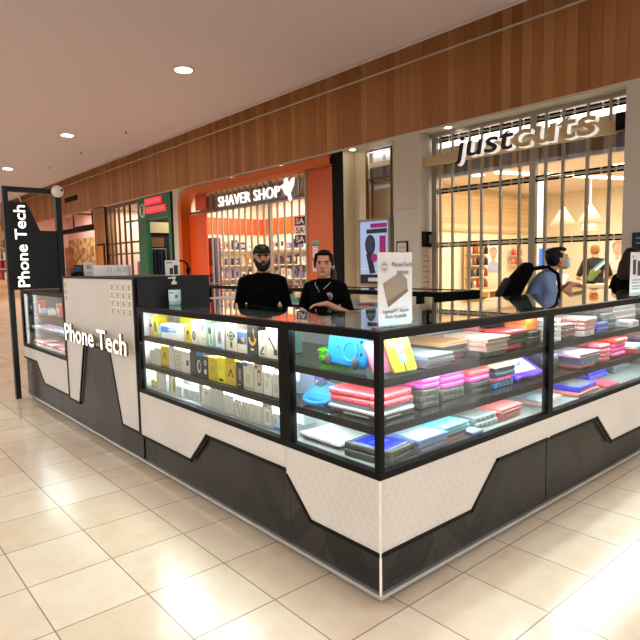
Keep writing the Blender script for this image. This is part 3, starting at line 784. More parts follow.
for i, (y, nm) in enumerate(((1.83, 'first'), (1.765, 'second'), (1.70, 'third'))):
    m = MB().box(0, .03, -.028, .028, 0, .07, C('#d6dede', .2)).box(-.001, 0, -.02, .02, .02, .05, C('#b4bcc0', .3))
    o = m.obj('blister_pack', loc=(.09, y, zl + .001)); o.rotation_euler.y = -.15
    tag(o, 'clear blister pack, %s of three from the sign counter on the lowest shelf' % nm, 'blister pack', 'blister packs on the lowest shelf')
for i, (a, b, c, lab) in enumerate(((2.06, 2.16, '#f0f2f0', 'white box second row behind the big plain white box'), (1.45, 1.62, '#f0f4f4', 'wide white box second row behind the red marked box'), (1.0, 1.2, '#eaf2f4', 'wide white box second row behind the stylus boxes'), (.78, .92, '#e8f4f8', 'icy box second row behind the phone frame box'))):
    PB(a, b, .145, .1, zl, c, [('r',.1,.7,.9,.9,'#f8f8f8')], lab, x=.235, group=LOWG)

# ------------------------------------------------------------------ tablet cases
def tablet(kind, col, w, d, t):
    """mesh of one case lying flat, base at z = 0, port edge towards -y"""
    m = MB(); c = C(col, .38)
    if kind == 'foam':
        m.rrect(w, d, t, .022, c, edge=.010, seg=5)
        m.rrect(w*.78, d*.74, .0016, .012, c, Matrix.Translation((0, 0, t - .0006)), edge=.0007)
        n = 3 if w < .17 else 5
        for k in range(n):
            x = -w*.36 + w*.72*k/(n-1)
            m.ball((x, -d/2 + .0005, t*.52), .006 if k % 2 else .009, .0025, .0042, PRINT, seg=10, ring=6)
        for k in range(3):
            m.ball((-w/2 + .0005, -d*.3 + d*.3*k, t*.52), .0025, .008, .004, PRINT, seg=10, ring=6)
    elif kind == 'folio':
        m.rrect(w, d, .004, .010, c, edge=.0015)
        m.rrect(w*.97, d*.97, t - .0078, .008, C('#8d8c88', .4), Matrix.Translation((0, 0, .0039)), edge=.002)
        m.rrect(w, d, .004, .010, c, Matrix.Translation((0, 0, t - .004)), edge=.0015)
        m.box(-w/2, -w/2 + .003, -d*.48, d*.48, .002, t - .002, c)
        T = Matrix.Translation((0, d*.05, t))
        for k in range(24):
            a, b = 2*PI*k/24, 2*PI*(k+1)/24
            m.poly([(r_*math.cos(q), r_*math.sin(q), .0006) for r_, q in ((.045, a), (.050, a), (.050, b), (.045, b))], [(0,1,2,3)], C('#a89a98', .4), T)
    elif kind == 'rugged':
        g = C('#5a5c58', .3) if col == '#3b3d3a' else c
        m.rrect(w, d, t, .016, c, edge=.004)
        for sx in (-1, 1):
            for sy in (-1, 1):
                m.rrect(.035, .035, t + .003, .01, c, Matrix.Translation((sx*(w/2-.015), sy*(d/2-.015), -.0)), edge=.004)
        for k in range(4):
            x = -w*.3 + w*.2*k
            m.box(x-.008, x+.008, -d/2-.0006, -d/2+.001, t*.3, t*.7, PRINT)
        m.rrect(w*.82, d*.82, .0012, .006, mat('case_screen_clear', '#8f938f', .15), Matrix.Translation((0, 0, t)), edge=.0004)
    elif kind == 'slab':
        m.rrect(w, d, t, .012, c, edge=.003)
        m.rrect(w*.9, d*.88, .0008, .006, mat('tablet_glass', '#aebccb', .1), Matrix.Translation((0, 0, t)), edge=.0003)
    elif kind == 'box':
        m.box(-w/2, w/2, -d/2, d/2, 0, t, c, bev=.0015)
        m.box(-w*.3, w*.1, -d/2-.0006, -d/2, t*.35, t*.65, C('#a8a29a', .5))
        m.box(-w/2-.0006, -w/2, -d*.3, d*.2, t*.35, t*.65, C('#a8a29a', .5))
    return m
KW = {'foam': ('tablet_case', 'foam tablet case', 'tablet case'), 'folio': ('folio_case', 'folio tablet case', 'folio case'),
      'rugged': ('rugged_case', 'rugged tablet case', 'tablet case'), 'slab': ('tablet_case', 'clear tablet case', 'tablet case'), 'box': ('flat_box', 'flat box', 'box')}
ORD = ['top', 'second from top', 'third from top', 'fourth from top', 'fifth from top', 'sixth from top']
DEFT = {'foam': .028, 'folio': .017, 'rugged': .020, 'slab': .013, 'box': .024}
def stack(desc, z, cx, cy, rz, items, jit=.012, group=None):
    zz = z + .0045; n = len(items); out = []
    for i, it in enumerate(items):
        kind, col, cn, w, d = it[:5]; t = it[5] if len(it) > 5 else DEFT[kind]
        nm, kw, cat = KW[kind]
        o = tablet(kind, col, w, d, t).obj(nm)
        o.location = (cx + random.uniform(-jit, jit)*.6, cy + random.uniform(-jit, jit)*.6, zz)
        o.rotation_euler.z = rz + random.uniform(-1, 1) * jit * 2
        zz += t + (.0042 if kind == 'rugged' else .0018)
        pos = '' if n == 1 else ORD[n-1-i] + ' of the stack '
        tag(o, '%s %s %s%s' % (cn, kw, pos, desc), cat, group or ('cases stacked ' + desc if n > 1 else None))
        out.append(o)
    return out
PK, PKP, RD, DK, CL = '#f04ec0', '#e6b3a8', '#e8505a', '#33352f', '#55584f'
u, v, l0 = SH[0], SH[1], ZB
# top shelf, corner and long side
stack('by the yellow case', u, .48, .19, .05, [('folio','#b090a8','mauve',.20,.26),('folio','#8f93a6','slate',.21,.27),('folio','#a9b3c4','grey blue',.21,.27,.02)])
stack('under the tan folio', u, .70, .27, 0, [('foam','#e23cb4','magenta',.20,.26,.026),('rugged',DK,'black',.21,.27,.018),('rugged',DK,'black',.21,.27,.018),('folio','#d08c4c','tan',.24,.28,.018)])
stack('of blush folios', u, .925, .17, 0, [('rugged',DK,'black',.20,.26,.026),('folio',PKP,'blush pink',.20,.27,.022),('folio',PKP,'blush pink',.20,.27,.022),('folio','#ecc4b8','pale blush',.21,.28,.022)])
hs = stack('carrying a black strap', u, 1.175, .22, 0, [('foam','#d8404a','red',.20,.27,.030),('rugged',DK,'black',.20,.27,.024),('rugged',DK,'black',.20,.27,.024),('foam','#e6444c','red',.21,.29,.026)])
m = MB().path([(-.07, .02, .032), (-.05, -.02, .040), (0, -.04, .043), (.05, -.03, .040), (.07, .01, .032)], .011, BLACK, 8).path([(-.04, .06, .032), (.0, .03, .036), (.06, .05, .032)], .010, BLACK, 8)
st = m.obj('strap', hs[-1])
stack('under the orange box', u, 1.362, .2, 0, [('rugged',DK,'black',.13,.26,.026),('rugged',DK,'black',.13,.26,.026),('rugged',DK,'black',.13,.26,.026)], .004)
o = MB().box(-.063, .063, -.12, .12, 0, .06, C('#e8762a', .4)).box(-.0635, -.063, -.12, .12, .0, .026, C('#f2a060', .4)).obj('product_box', loc=(1.362, .21, u + .1005))
tag(o, 'bright orange flat box lying on the black cases beside the divider', 'box')
stack('behind the blush folios', u, 1.065, .64, .0, [('rugged','#484a48','dark grey',.22,.26,.026),('folio','#c84a6a','raspberry',.22,.26,.018),('folio','#d8d2cc','pale grey',.22,.26,.02)])
stack('deep behind the tan folio', u, .815, .62, .0, [('folio','#9098a0','grey',.22,.26,.02),('folio','#b8a8b0','dusty pink',.22,.26,.02),('rugged','#50524e','dark grey',.22,.26,.02)])
# middle shelf
stack('nearest the corner post', v, .225, .265, .06, [('box','#23211f','black',.25,.31,.022),('box','#e6e4e0','white',.25,.32,.012),('folio','#8088a0','slate blue',.24,.31,.016),('foam',RD,'coral red',.25,.32,.030),('foam',RD,'coral red',.25,.32,.030)])
stack('behind the coral red cases', v, .485, .24, 0, [('rugged',CL,'smoky',.13,.24,.026),('rugged',CL,'smoky',.13,.24,.026),('rugged',CL,'smoky',.13,.24,.026),('foam',PK,'hot pink',.135,.25,.028),('foam',PK,'hot pink',.135,.25,.028)])
stack('with three pinks', v, .69, .26, 0, [('rugged',CL,'smoky',.19,.24,.026),('rugged',CL,'smoky',.19,.24,.026),('foam',PK,'hot pink',.20,.25,.030),('foam',PK,'hot pink',.20,.25,.030),('foam','#f26ccc','pale hot pink',.20,.25,.028)])
stack('between pink and cream', v, .91, .24, 0, [('rugged',DK,'black',.18,.24,.03),('rugged',DK,'black',.18,.24,.026),('foam','#ee4ab0','magenta',.18,.24,.028),('foam','#ea5458','red',.185,.25,.032)])
stack('topped with a cream folio', v, 1.125, .24, 0, [('rugged','#2f86b8','blue',.19,.25,.030),('foam','#ee5aa0','rose',.19,.25,.028),('rugged','#2b4a58','dark teal',.20,.26,.022),('rugged','#2b4a58','dark teal',.20,.26,.022),('folio','#ecc8b4','cream',.23,.29,.018)])
stack('under the purple case', v, 1.25, .60, 0, [('folio','#d8b0a8','dusty pink',.22,.26),('slab','#9aa4b0','silver',.22,.26)])
# bottom shelf
hb = stack('with a blue screen', l0, .165, .165, .12, [('rugged','#3b3d3a','dark grey',.20,.25,.028),('rugged','#3b3d3a','dark grey',.20,.25,.028)])
sc = MB().rrect(.155, .19, .0012, .006, mat('blue_screen', '#1a2cf0', .25, emit='#1020ff', estr=.25), Matrix.Translation((0, 0, .0295)), edge=.0004)\
    .box(-.05, .05, -.03, .03, .0308, .0312, C('#2a3cff', .3)).obj('screen', hb[-1])
stack('flat at the corner back', l0, .22, .485, .0, [('slab','#3a3a38','black',.27,.28,.014),('box','#ecebe8','white',.28,.29,.016)])
stack('beside the blue screened case', l0, .405, .18, .03, [('slab','#6a6e84','dark slate',.22,.28,.024),('slab','#7c86a8','slate',.22,.28,.020),('slab','#5f7cc0','denim blue',.22,.28,.018)])
stack('with cyan covers', l0, .60, .19, .04, [('folio','#d87078','rose',.18,.25,.014),('rugged','#4a4d48','dark grey',.18,.25,.022),('folio','#5cc0dc','cyan',.20,.28,.018),('folio','#6ad0ec','light cyan',.20,.28,.018)])
stack('flat between cyan and grey', l0, .755, .115, .0, [('slab','#4a5a90','navy',.10,.17,.016)], .0)
stack('of two grey cases', l0, .915, .21, -.02, [('rugged','#8c9294','grey',.2,.24,.026),('rugged','#7c8284','mid grey',.2,.24,.026)])
stack('of coral folios', l0, 1.145, .235, .02, [('folio','#e06068','coral',.22,.30,.022),('folio','#e06068','coral',.22,.30,.022),('folio','#f07a78','bright coral',.23,.31,.020)])
stack('of silver cases by the divider', l0, 1.345, .34, 0, [('slab','#a8acac','silver',.15,.32,.016),('slab','#bcc6cc','pale silver',.15,.32,.016)])
stack('far back on the base', l0, .50, .54, 0, [('box','#bfe6e4','mint',.22,.18,.05),('box','#cfeee8','pale mint',.22,.18,.05)])
# walkway cabinet, top shelf
stack('of white boxes', u, 1.60, .17, 0, [('box','#e2ddd4','white',.15,.2,.026)] * 5, .004)
stack('of pink edged cases', u, 1.80, .19, 0, [('rugged','#4a4a48','dark grey',.15,.22,.013),('foam','#d88a90','dusty pink',.15,.22,.013)] * 3, .004)
stack('on a white box', u, 2.02, .17, 0, [('box','#e6e0d8','white',.16,.24,.034),('foam','#e4a8a4','pale pink',.17,.26,.026),('foam','#e8b0aa','pale pink',.17,.26,.026),('foam','#f0bcb4','light pink',.17,.27,.028)])
stack('behind the pale pink cases', u, 1.93, .62, .1, [('rugged','#44484a','dark grey',.28,.26,.05),('rugged','#44484a','dark grey',.28,.26,.05),('foam','#2a8ce0','sky blue',.28,.24,.026)])
stack('of royal blue cases', u, 2.25, .17, 0, [('rugged','#4a5cb8','royal blue',.16,.2,.03),('rugged','#4a5cb8','royal blue',.16,.2,.03)])
stack('of thick grey cases', u, 2.48, .28, 0, [('rugged','#5a5c58','grey',.22,.3,.035),('rugged','#50524e','grey',.22,.3,.035),('rugged','#66686a','grey',.22,.3,.03)])
stack('of long blush folios', u, 3.02, .42, 0, [('folio','#e8b4ac','blush',.4,.4,.045),('folio','#ecbcb2','blush',.4,.4,.045),('folio','#f0c8c0','light blush',.4,.4,.04)])
stack('alone before the blush folios', u, 2.72, .10, 0, [('box','#e2d6e0','lilac white',.12,.12,.045)], 0)
stack('at the walkway end', u, 3.5, .3, 0, [('rugged','#50524e','grey',.25,.3,.03),('folio','#d0b4a8','beige',.25,.3,.03)])
# middle shelf
stack('by the second divider', v, 1.70, .30, 0, [('rugged','#3e403c','black',.20,.3,.026)] * 2 + [('rugged','#4c5258','charcoal',.20,.3,.026),('folio','#5a6478','slate',.20,.3,.02)])
stack('with a lilac folio', v, 2.02, .19, 0, [('foam','#e87078','coral',.24,.28,.024),('rugged','#58a4cc','sky blue',.24,.28,.022),('folio','#7a3a68','plum',.27,.3,.022),('folio','#e6d0e0','pale lilac',.27,.3,.022)])
stack('of four salmon cases', v, 2.31, .17, 0, [('foam','#e8707c','salmon',.13,.22,.028)] * 4, .006)
stack('topped by the green folio', v, 2.17, .50, .1, [('rugged','#4a4c48','dark grey',.3,.24,.055),('rugged','#4a4c48','dark grey',.3,.24,.055),('folio','#5cdc1a','bright green',.32,.26,.025)])
stack('with a red top', v, 2.60, .22, 0, [('foam','#f0509c','rose pink',.2,.26,.03)] * 3 + [('foam','#e4483c','red',.21,.28,.034)], .006)
stack('under the royal blue case', v, 3.0, .5, 0, [('foam','#e83c9c','magenta',.3,.3,.04),('foam','#ee5aa8','pink',.3,.3,.04),('foam','#2a4ce0','royal blue',.3,.3,.035)])
stack('by the red and white', v, 2.90, .16, 0, [('folio','#d8382c','red',.24,.22,.03),('box','#e8e6e2','white',.24,.22,.02)])
stack('near the walkway end', v, 3.5, .3, 0, [('foam','#5a6ad0','indigo',.25,.3,.03),('foam','#e8a0a8','pink',.25,.3,.03)])
# bottom shelf
stack('of silver and rose', l0, 1.62, .25, 0, [('folio','#d8a8a0','rose',.26,.32,.016),('slab','#a8acae','silver',.26,.32,.014)])
stack('with royal blue rim', l0, 2.03, .2, .05, [('folio','#e08070','salmon',.32,.3,.02),('rugged','#2438d0','royal blue',.28,.26,.034)])
stack('by the salmon folio', l0, 2.56, .36, 0, [('rugged','#3c46c8','blue',.3,.26,.03),('rugged','#2a3ad8','deep blue',.3,.26,.03)])
stack('with a teal patch', l0, 2.98, .38, 0, [('rugged','#5c6468','grey',.32,.3,.04),('rugged','#70787c','grey',.32,.3,.035)])
stack('low before the blue pair', l0, 2.36, .12, 0, [('folio','#d8485a','red',.2,.18,.016)], 0)
stack('at the far bottom end', l0, 3.5, .3, 0, [('rugged','#6a7074','grey',.25,.3,.03)])

# special cases
t = thing('tablet_case', 'blue foam tablet case standing on two grey feet', 'tablet case', (.155, .345, u + .004))
t.rotation_euler = (0, R(9), 0)
bl = C('#1d8fe8', .35)
Mst = Matrix(((0, 0, -1, .0), (-1, 0, 0, 0), (0, 1, 0, .085), (0, 0, 0, 1)))
b = MB().rrect(.27, .155, .026, .028, bl, Mst, edge=.01, seg=6)
b.rrect(.20, .10, .003, .02, bl, Mst @ Matrix.Translation((0, 0, .024)), edge=.0015)
for q, (a, c_) in enumerate(((.095, .045), (.10, -.012), (.075, .012), (-.055, .01), (.07, .028))):
    b.ball(Mst @ Vector((a, c_, .0262)), .003, .010 if q < 2 else .006, .009 if q < 2 else .006, PRINT, seg=12, ring=8)
b.obj('shell', t)
hd = MB()
for k in range(20):
    a, c_ = PI*2*k/20, PI*2*(k+1)/20
    hd.tube(Mst @ Vector((.03 + .045*math.cos(a), -.005 + .045*math.sin(a), .028)), Mst @ Vector((.03 + .045*math.cos(c_), -.005 + .045*math.sin(c_), .028)), .006, C('#2f9cf0', .35), 8)
hd.obj('handle_ring', t)
for y in (-.085, .10):
    MB().ball((-.045, y, .030), .010, .020, .030, C('#4a4c50', .4)).tube((-.04, y, .03), (-.01, y, .05), .008, bl, 8).obj('foot', t)
stack('of lime foam cases', u, .28, .575, .2, [('foam','#6adc1e','lime green',.13,.13,.03),('foam','#6adc1e','lime green',.13,.13,.03)])
stack('behind the lime cases', u, .49, .55, .0, [('box','#bfe8dc','mint',.2,.14,.06),('box','#d6efe6','pale mint',.2,.14,.06)])
# yellow and pink propped cases
def propped(label, col, x, y, z, w, h, tilt, rz, ring8=False):
    t = thing('tablet_case', label, 'tablet case', (x, y, z), rz)
    M = Matrix.Rotation(R(90) - tilt, 4, 'X')
    b = MB().rrect(w, h, .012, .012, C(col, .4), M @ Matrix.Translation((0, h/2 + .008, 0)), edge=.003)
    b.obj('shell', t)
    if ring8:
        g = MB()
        for cy in (.118, .072):
            g.rrect(.046, .052, .0012, .022, C('#6fbccc', .4), M @ Matrix.Translation((0, cy, .0125)), edge=.0004, seg=8)
            g.rrect(.030, .034, .0012, .0149, C('#bcd8d4', .4), M @ Matrix.Translation((0, cy, .0139)), edge=.0004, seg=8)
        g.obj('window_ring', t)
        MB().box(-.003, .003, .145, h, .0123, .0134, PRINT, M).box(-.003, .003, .01, .045, .0123, .0134, PRINT, M).obj('strap', t)
    return t
propped('bright yellow tablet case with two pale blue rings leaning behind the corner glass', '#dcd60c', .235, .062, u + .004, .145, .172, R(24), R(-4), True)
propped('mauve pink tablet case leaning behind the yellow one', '#d07aa0', .135, .10, u + .004, .13, .15, R(24), R(-4))
# round blue kid case with handle
t = thing('tablet_case', 'light blue round handled case leaning on the middle shelf', 'tablet case', (.13, .555, v + .006))
t.rotation_euler = (0, R(-24), R(8))
kb = C('#2f9fe8', .35)
b = MB().rrect(.15, .21, .03, .06, kb, Matrix.Translation((.075, 0, 0)), edge=.012, seg=6)
b.rrect(.10, .15, .003, .03, C('#58b4f0', .35), Matrix.Translation((.085, 0, .0285)), edge=.0015)
b.obj('shell', t)
pts = [(.03 + -.055*math.sin(PI*k/10), .085*math.cos(PI*k/10), .02) for k in range(11)]
MB().path(pts, .012, kb, 8).obj('handle', t)
MB().rrect(.05, .06, .01, .02, C('#6a7078', .4), Matrix.Translation((.12, .05, .03)), edge=.004).obj('pad', t)
MB().rrect(.05, .05, .01, .02, C('#8a9098', .4), Matrix.Translation((.10, -.065, .03)), edge=.004).obj('pad', t)
stack('behind the coral red stack', v, .47, .555, .0, [('foam','#2a8ae0','sky blue',.24,.14,.04),('foam','#58c83a','leaf green',.24,.14,.04)])
stack('of lilac boxes', v, .33, .575, 0, [], 0)
# purple case with white face
t = thing('tablet_case', 'purple bumper case with white face and blue curve leaning on the middle shelf', 'tablet case', (1.40, .125, v + .016))
t.rotation_euler = (R(30), 0, R(-3))
pu = C('#6a34e4', .35)
b = MB().rrect(.29, .20, .024, .02, pu, Matrix.Translation((0, .095, 0)), edge=.008)
b.ball((0, .0, .014), .05, .014, .016, pu).ball((.125, .0, .014), .028, .018, .018, pu).ball((-.125, .0, .014), .028, .018, .018, pu)
b.obj('bumper', t)
MB().rrect(.225, .14, .002, .008, C('#e4e8ec', .3), Matrix.Translation((-.01, .10, .0242)), edge=.0006).obj('face', t)
m = MB()
for k in range(8):
    a, c_ = PI*(1.1+.8*k/8), PI*(1.1+.8*(k+1)/8)
    m.tube((-.01 + .035*math.cos(a), .125 + .035*math.sin(a), .0268), (-.01 + .035*math.cos(c_), .125 + .035*math.sin(c_), .0268), .004, C('#3a9ae0', .4), 6)
m.obj('curve_mark', t)
# lilac boxes seen through the corner glass (middle shelf, inside cabinet A's end)
for i, (c, cn) in enumerate((('#8a5ac8', 'purple'), ('#e4e0f0', 'white lilac'), ('#7a6ad0', 'violet'), ('#e8e6ee', 'pale lilac'))):
    o = MB().box(0, .12, -.035, .035, 0, .032, C(c, .4)).obj('flat_box', loc=(.30, .725, zm + .002 + .034*i))
    tag(o, '%s flat box, %s from top of the pile by the divider post' % (cn, ['fourth', 'third', 'second', 'first'][i]), 'box', 'lilac boxes by the divider post')

# far cabinet contents
random.seed(11)
cols = [('#1a1a1c','black'),('#c8283a','red'),('#d8dcf0','white'),('#9aa8e8','periwinkle'),('#e6e0e0','cream'),('#c8d428','lime'),('#d83a58','crimson'),('#3a3438','dark brown')]
for i, (c, cn) in enumerate(cols):
    y = 5.40 - i*.165
    h = (.10, .13, .05, .06, .05, .12, .12, .08)[i]
    o = MB().box(0, .06, -.04, .04, 0, h, C(c, .4)).box(-.0006, 0, -.028, .028, h*.3, h*.7, C('#e8e4e0', .5)).obj('accessory_box', loc=(.075 + .04*(i % 2), y + .06, 1.003))
    tag(o, '%s accessory box on the top shelf under the tower sign' % cn, 'box', 'accessory boxes under the tower sign')
for i, (c, cn) in enumerate((('#e8dede','white'),('#f0a0b8','pink'),('#b8c4f0','pale blue'),('#e8e4ec','ivory'),('#f4b8c8','rose'),('#7fb4e8','sky blue'),('#e6e0e8','pearl'))):
    o = tablet('folio', c, .15, .20, .02).obj('folio_case', loc=(.17, 5.42 - i*.185, .823)); o.rotation_euler.z = R(90)
    tag(o, '%s folio case lying on the middle shelf under the tower sign' % cn, 'folio case', 'folio cases under the tower sign')
for i, (c, cn) in enumerate((('#e8844a','orange'),('#d8d4d4','light grey'),('#e04a58','red'),('#f0dcd8','blush'),('#d83a4a','cherry red'),('#f2b8b8','salmon'),('#e05a60','coral'))):
    o = tablet('folio', c, .15, .22, .024).obj('folio_case', loc=(.18, 5.42 - i*.185, .653)); o.rotation_euler.z = R(90)
    tag(o, '%s folio case lying on the lowest shelf under the tower sign' % cn, 'folio case', 'folio cases under the tower sign')

# ------------------------------------------------------------------ on the counters
o = thing('sanitizer_bottle', 'clear hand sanitizer pump bottle on the glass counter by the dark block', 'bottle', (.275, 2.33, 1.2005))
bt = MB().lathe([(.0435,.104),(.044,.105),(.044,.115),(.040,.130),(.018,.142),(.016,.150)], m_glass('bottle_plastic', '#cfe8ea', 1.2), 20).obj('bottle_body', o)
MB().lathe([(.040,.0),(.044,.004),(.044,.100),(.042,.102)], mat('sanitizer_gel', '#b4e2e2', .15), 20).obj('gel', o)
MB().lathe([(.0445,.03),(.0448,.032),(.0448,.108),(.0445,.110)], mat('bottle_label', '#dfeef0', .5), 20).obj('label_band', o)
MB().box(.012, .03, -.0455, -.0445, .05, .075, C('#3a78c8')).box(-.03, .0, -.0455, -.0445, .085, .095, C('#7a9ab0')).obj('print', o, M=Matrix.Rotation(R(-38), 4, 'Z'))
MB().lathe([(.017,.150),(.019,.152),(.019,.168),(.008,.172),(.006,.19),(.014,.192),(.014,.205),(.006,.208)], WHITE, 16).box(-.045, 0, -.006, .006, .193, .203, WHITE).obj('pump', o)

def counter_sign(x, y, w, h, label):
    t = thing('counter_sign', label, 'sign', (x, y, 1.2005))
    MB().box(-w/2-.01, w/2+.01, -.035, .035, 0, .006, m_glass('acrylic', '#f0f4f4', 1.4)).box(-w/2-.01, w/2+.01, -.008, -.006, .0061, .03, m_glass('acrylic', '#f0f4f4', 1.4)).obj('stand_base', t)
    MB().box(-w/2, w/2, -.002, .002, .0062, h, mat('sign_card', '#d3cfcf', .5)).obj('card', t)
    return t
YM = lambda x, y, z: frame_M((x, y, z), (1, 0, 0), (0, 0, 1))
s1 = counter_sign(.225, .11, .222, .325, 'white repair sign with a tilted tablet picture on the corner counter glass')
GI = mat('sign_ink_grey', '#857d78', .6); GI2 = mat('sign_ink_pale', '#a09892', .6)
text('heading', 'PhoneTech', .030, YM(.04, -.0045, .262), GI, s1, .0005, .01)
text('heading', 'REPAIR', .026, YM(.045, -.0045, .226), GI, s1, .0005, .01)
text('caption', 'Laptop/PC Repair', .024, YM(0, -.0045, .060), GI, s1, .0005, .005)
text('caption', 'Now Available', .024, YM(0, -.0045, .036), GI, s1, .0005, .005)
m = MB()
for (r0, r1) in ((.0255, .0275), (.0, .020)):
    for k in range(24):
        a, c_ = PI*2*k/24, PI*2*(k+1)/24
        m.poly([(-.072 + r_*math.cos(q), -.0026, .262 + r_*math.sin(q)) for r_, q in ((r0, a), (r1, a), (r1, c_), (r0, c_))], [(0,1,2,3)], GI2)
m.box(-.09, -.054, -.0032, -.0027, .258, .266, mat('sign_card', '#d3cfcf', .5))
m.obj('emblem', s1)
m = MB().prism([(-.082, .19), (.03, .238), (.075, .205), (.08, .15), (-.05, .085)], -.0036, -.0026, 'y', C('#8f7f6e', .6))
m.prism([(-.082, .19), (-.05, .085), (.08, .15), (.078, .164), (-.056, .11)], -.0044, -.0037, 'y', C('#745a46', .6))
m.prism([(.03, .238), (.046, .245), (.06, .232), (.055, .22)], -.0044, -.0037, 'y', C('#b8ada2', .6)).obj('picture', s1)
s2 = counter_sign(2.905, .11, .25, .325, 'white sign with black phone pictures on the counter in front of the red haired woman')
m = MB().box(-.085, -.03, -.0032, -.0026, .16, .27, PRINT).box(.0, .055, -.0032, -.0026, .15, .26, PRINT)
for z, a in ((.115, .1), (.095, .08), (.07, .1), (.05, .09)): m.box(-.1, -.1 + a*1.7, -.0032, -.0026, z, z + .010, C('#8a8684'))
m.box(-.1, -.07, -.0032, -.0026, .285, .30, C('#8a8684')).obj('picture', s2)

# things on top of the sign counter
Rm = Matrix.Rotation(R(-38), 4, 'Z')
t = thing('gadget_box', 'long white box with small circle emblem on top of the sign counter', 'box', (.22, 3.37, 1.4125), R(-38))
MB().box(-.145, .145, -.05, .05, 0, .092, mat('white_card', '#ecebea', .5)).obj('carton', t)
m = MB()
for k in range(20):
    a, c_ = PI*2*k/20, PI*2*(k+1)/20
    m.poly([(-.01 + r_*math.cos(q), -.0508, .052 + r_*math.sin(q)) for r_, q in ((.016, a), (.020, a), (.020, c_), (.016, c_))], [(0,1,2,3)], C('#9a9a98'))
for x0 in (.05, .10): m.box(x0, x0 + .04, -.0508, -.0502, .03, .07, C('#d4d4d2'))
m.obj('print', t)
t = thing('card_sign', 'small white card with black phone silhouettes on top of the sign counter', 'sign', (.36, 2.52, 1.4125), R(-38))
MB().box(-.055, .055, -.002, .002, 0, .118, WHITE).box(-.05, .05, .002, .04, 0, .004, WHITE).obj('card', t)
MB().box(-.02, .005, -.003, -.0024, .01, .06, PRINT).box(.012, .042, -.003, -.0024, .01, .08, PRINT).box(-.045, .0, -.003, -.0024, .095, .105, C('#8a8a88')).obj('print', t)
t = thing('headset', 'black headset leaning behind the small white card', 'headset', (.47, 2.60, 1.4125), R(-38))
m = MB(); pts = [(.06*math.cos(PI*k/10), 0, .065 + .05*math.sin(PI*k/10)) for k in range(11)]
m.path(pts, .007, BLACKM, 8).obj('headband', t)
MB().ball((.06, 0, .036), .016, .025, .035, BLACKM).ball((-.06, 0, .036), .016, .025, .035, BLACKM).obj('ear_pads', t)
t = thing('payment_terminal', 'black payment terminal at the far end of the sign counter top', 'payment terminal', (.085, 3.84, 1.4125), R(-38))
MB().box(-.05, .05, -.04, .05, 0, .03, BLACKM).box(-.04, .04, -.0, .02, .03, .10, BLACKM).obj('body', t)
MB().box(-.035, .035, -.004, -.001, .04, .09, C('#38506a', .2)).obj('screen', t)
t = thing('card_sign', 'small pale notice card beside the payment terminal', 'sign', (.16, 3.78, 1.4125), R(-38))
MB().box(-.045, .045, -.002, .002, 0, .125, mat('pale_card', '#d8cfca', .5)).box(-.04, .04, .002, .035, 0, .004, WHITE).obj('card', t)
MB().box(-.02, .02, -.003, -.0024, .06, .10, C('#a89a96')).box(-.03, .03, -.003, -.0024, .02, .03, C('#a89a96')).obj('print', t)

# goods in the back cabinet
random.seed(5)
for i, (y, c, cn, h) in enumerate(((2.02,'#1c2c50','navy',.02),(2.22,'#e85ab8','pink',.025),(2.60,'#8ab8b0','sea green',.03),(2.85,'#d04858','red',.02),(3.12,'#e4e6ea','white',.05),(3.40,'#d89aa8','dusty rose',.03),(3.75,'#cfe4e8','ice',.06),(4.0,'#6ab89a','jade',.05),(4.35,'#d8e8ea','frost',.08),(4.95,'#e6ecec','chalk white',.09),(5.25,'#c8d8dc','pale grey',.08))):
    if h < .04: o = tablet('folio', c, .2, .2, h).obj('folio_case', loc=(2.88, y, 1.021))
    else: o = MB().box(-.1, .1, -.09, .09, 0, h, C(c), bev=.003).obj('product_box', loc=(2.80, y, 1.021))
    tag(o, '%s item on the upper shelf of the back cabinet' % cn, 'folio case' if h < .04 else 'box', 'goods in the back cabinet')
for i, (y, c, cn) in enumerate(((2.75,'#17181c','black'),(3.0,'#2a2f3a','dark slate'),(3.62,'#26282c','charcoal'),(4.2,'#34468a','blue'),(5.0,'#2238b8','bright blue'))):
    o = MB().box(-.09, .09, -.08, .08, 0, .10, C(c), bev=.004).box(-.0915, -.09, -.05, .05, .04, .085, C('#b8c0c4', .3)).obj('gadget_box', loc=(2.82, y, .871))
    tag(o, '%s gadget box on the lower shelf of the back cabinet' % cn, 'box', 'gadget boxes in the back cabinet')

# ------------------------------------------------------------------ hairdresser shop front
SX = 6.3
t = thing('folding_shutter', 'tall clear folding shutter with grey bars across the hairdresser shop front', 'shutter', (0, 0, 0))
ys = [4.51, 4.265, 3.935, 3.71, 3.374, 3.056, 2.649, 2.393, 2.054, 1.759]
for y in ys: MB().box(SX-.02, SX+.02, y-.019, y+.019, .02, 3.56, GREYM).obj('bar', t)
MB().box(SX-.04, SX+.04, 2.79, 2.885, .02, 3.56, GREYM).obj('locking_bar', t)
MB().box(SX-.03, SX+.03, 4.58, 4.68, .02, 3.6, GREYM).obj('end_post', t); MB().box(SX-.03, SX+.03, 1.47, 1.50, .02, 3.6, GREYM).obj('end_post', t)
MB().box(SX-.004, SX+.004, 1.5, 4.58, .05, 3.55, SHOPGLASS).obj('clear_panel', t)
for z in (.86, 1.765, 2.66, 3.5):
    m = MB().box(SX-.012, SX+.012, 1.5, 4.58, z-.012, z+.012, GREYM)
    for dz in (-.03, .03):
        y = 1.5
        while y < 4.5:
            m.box(SX-.014, SX+.014, y, y+.16, z+dz-.013, z+dz+.013, BLACKM); y += .19
        m.box(SX-.006, SX+.006, 1.5, 4.58, z+dz-.012, z+dz+.012, GREYM)
    m.obj('rail', t)
MB().box(SX-.05, SX+.05, 1.46, 4.71, 3.56, 3.618, GREYM).obj('track', t)
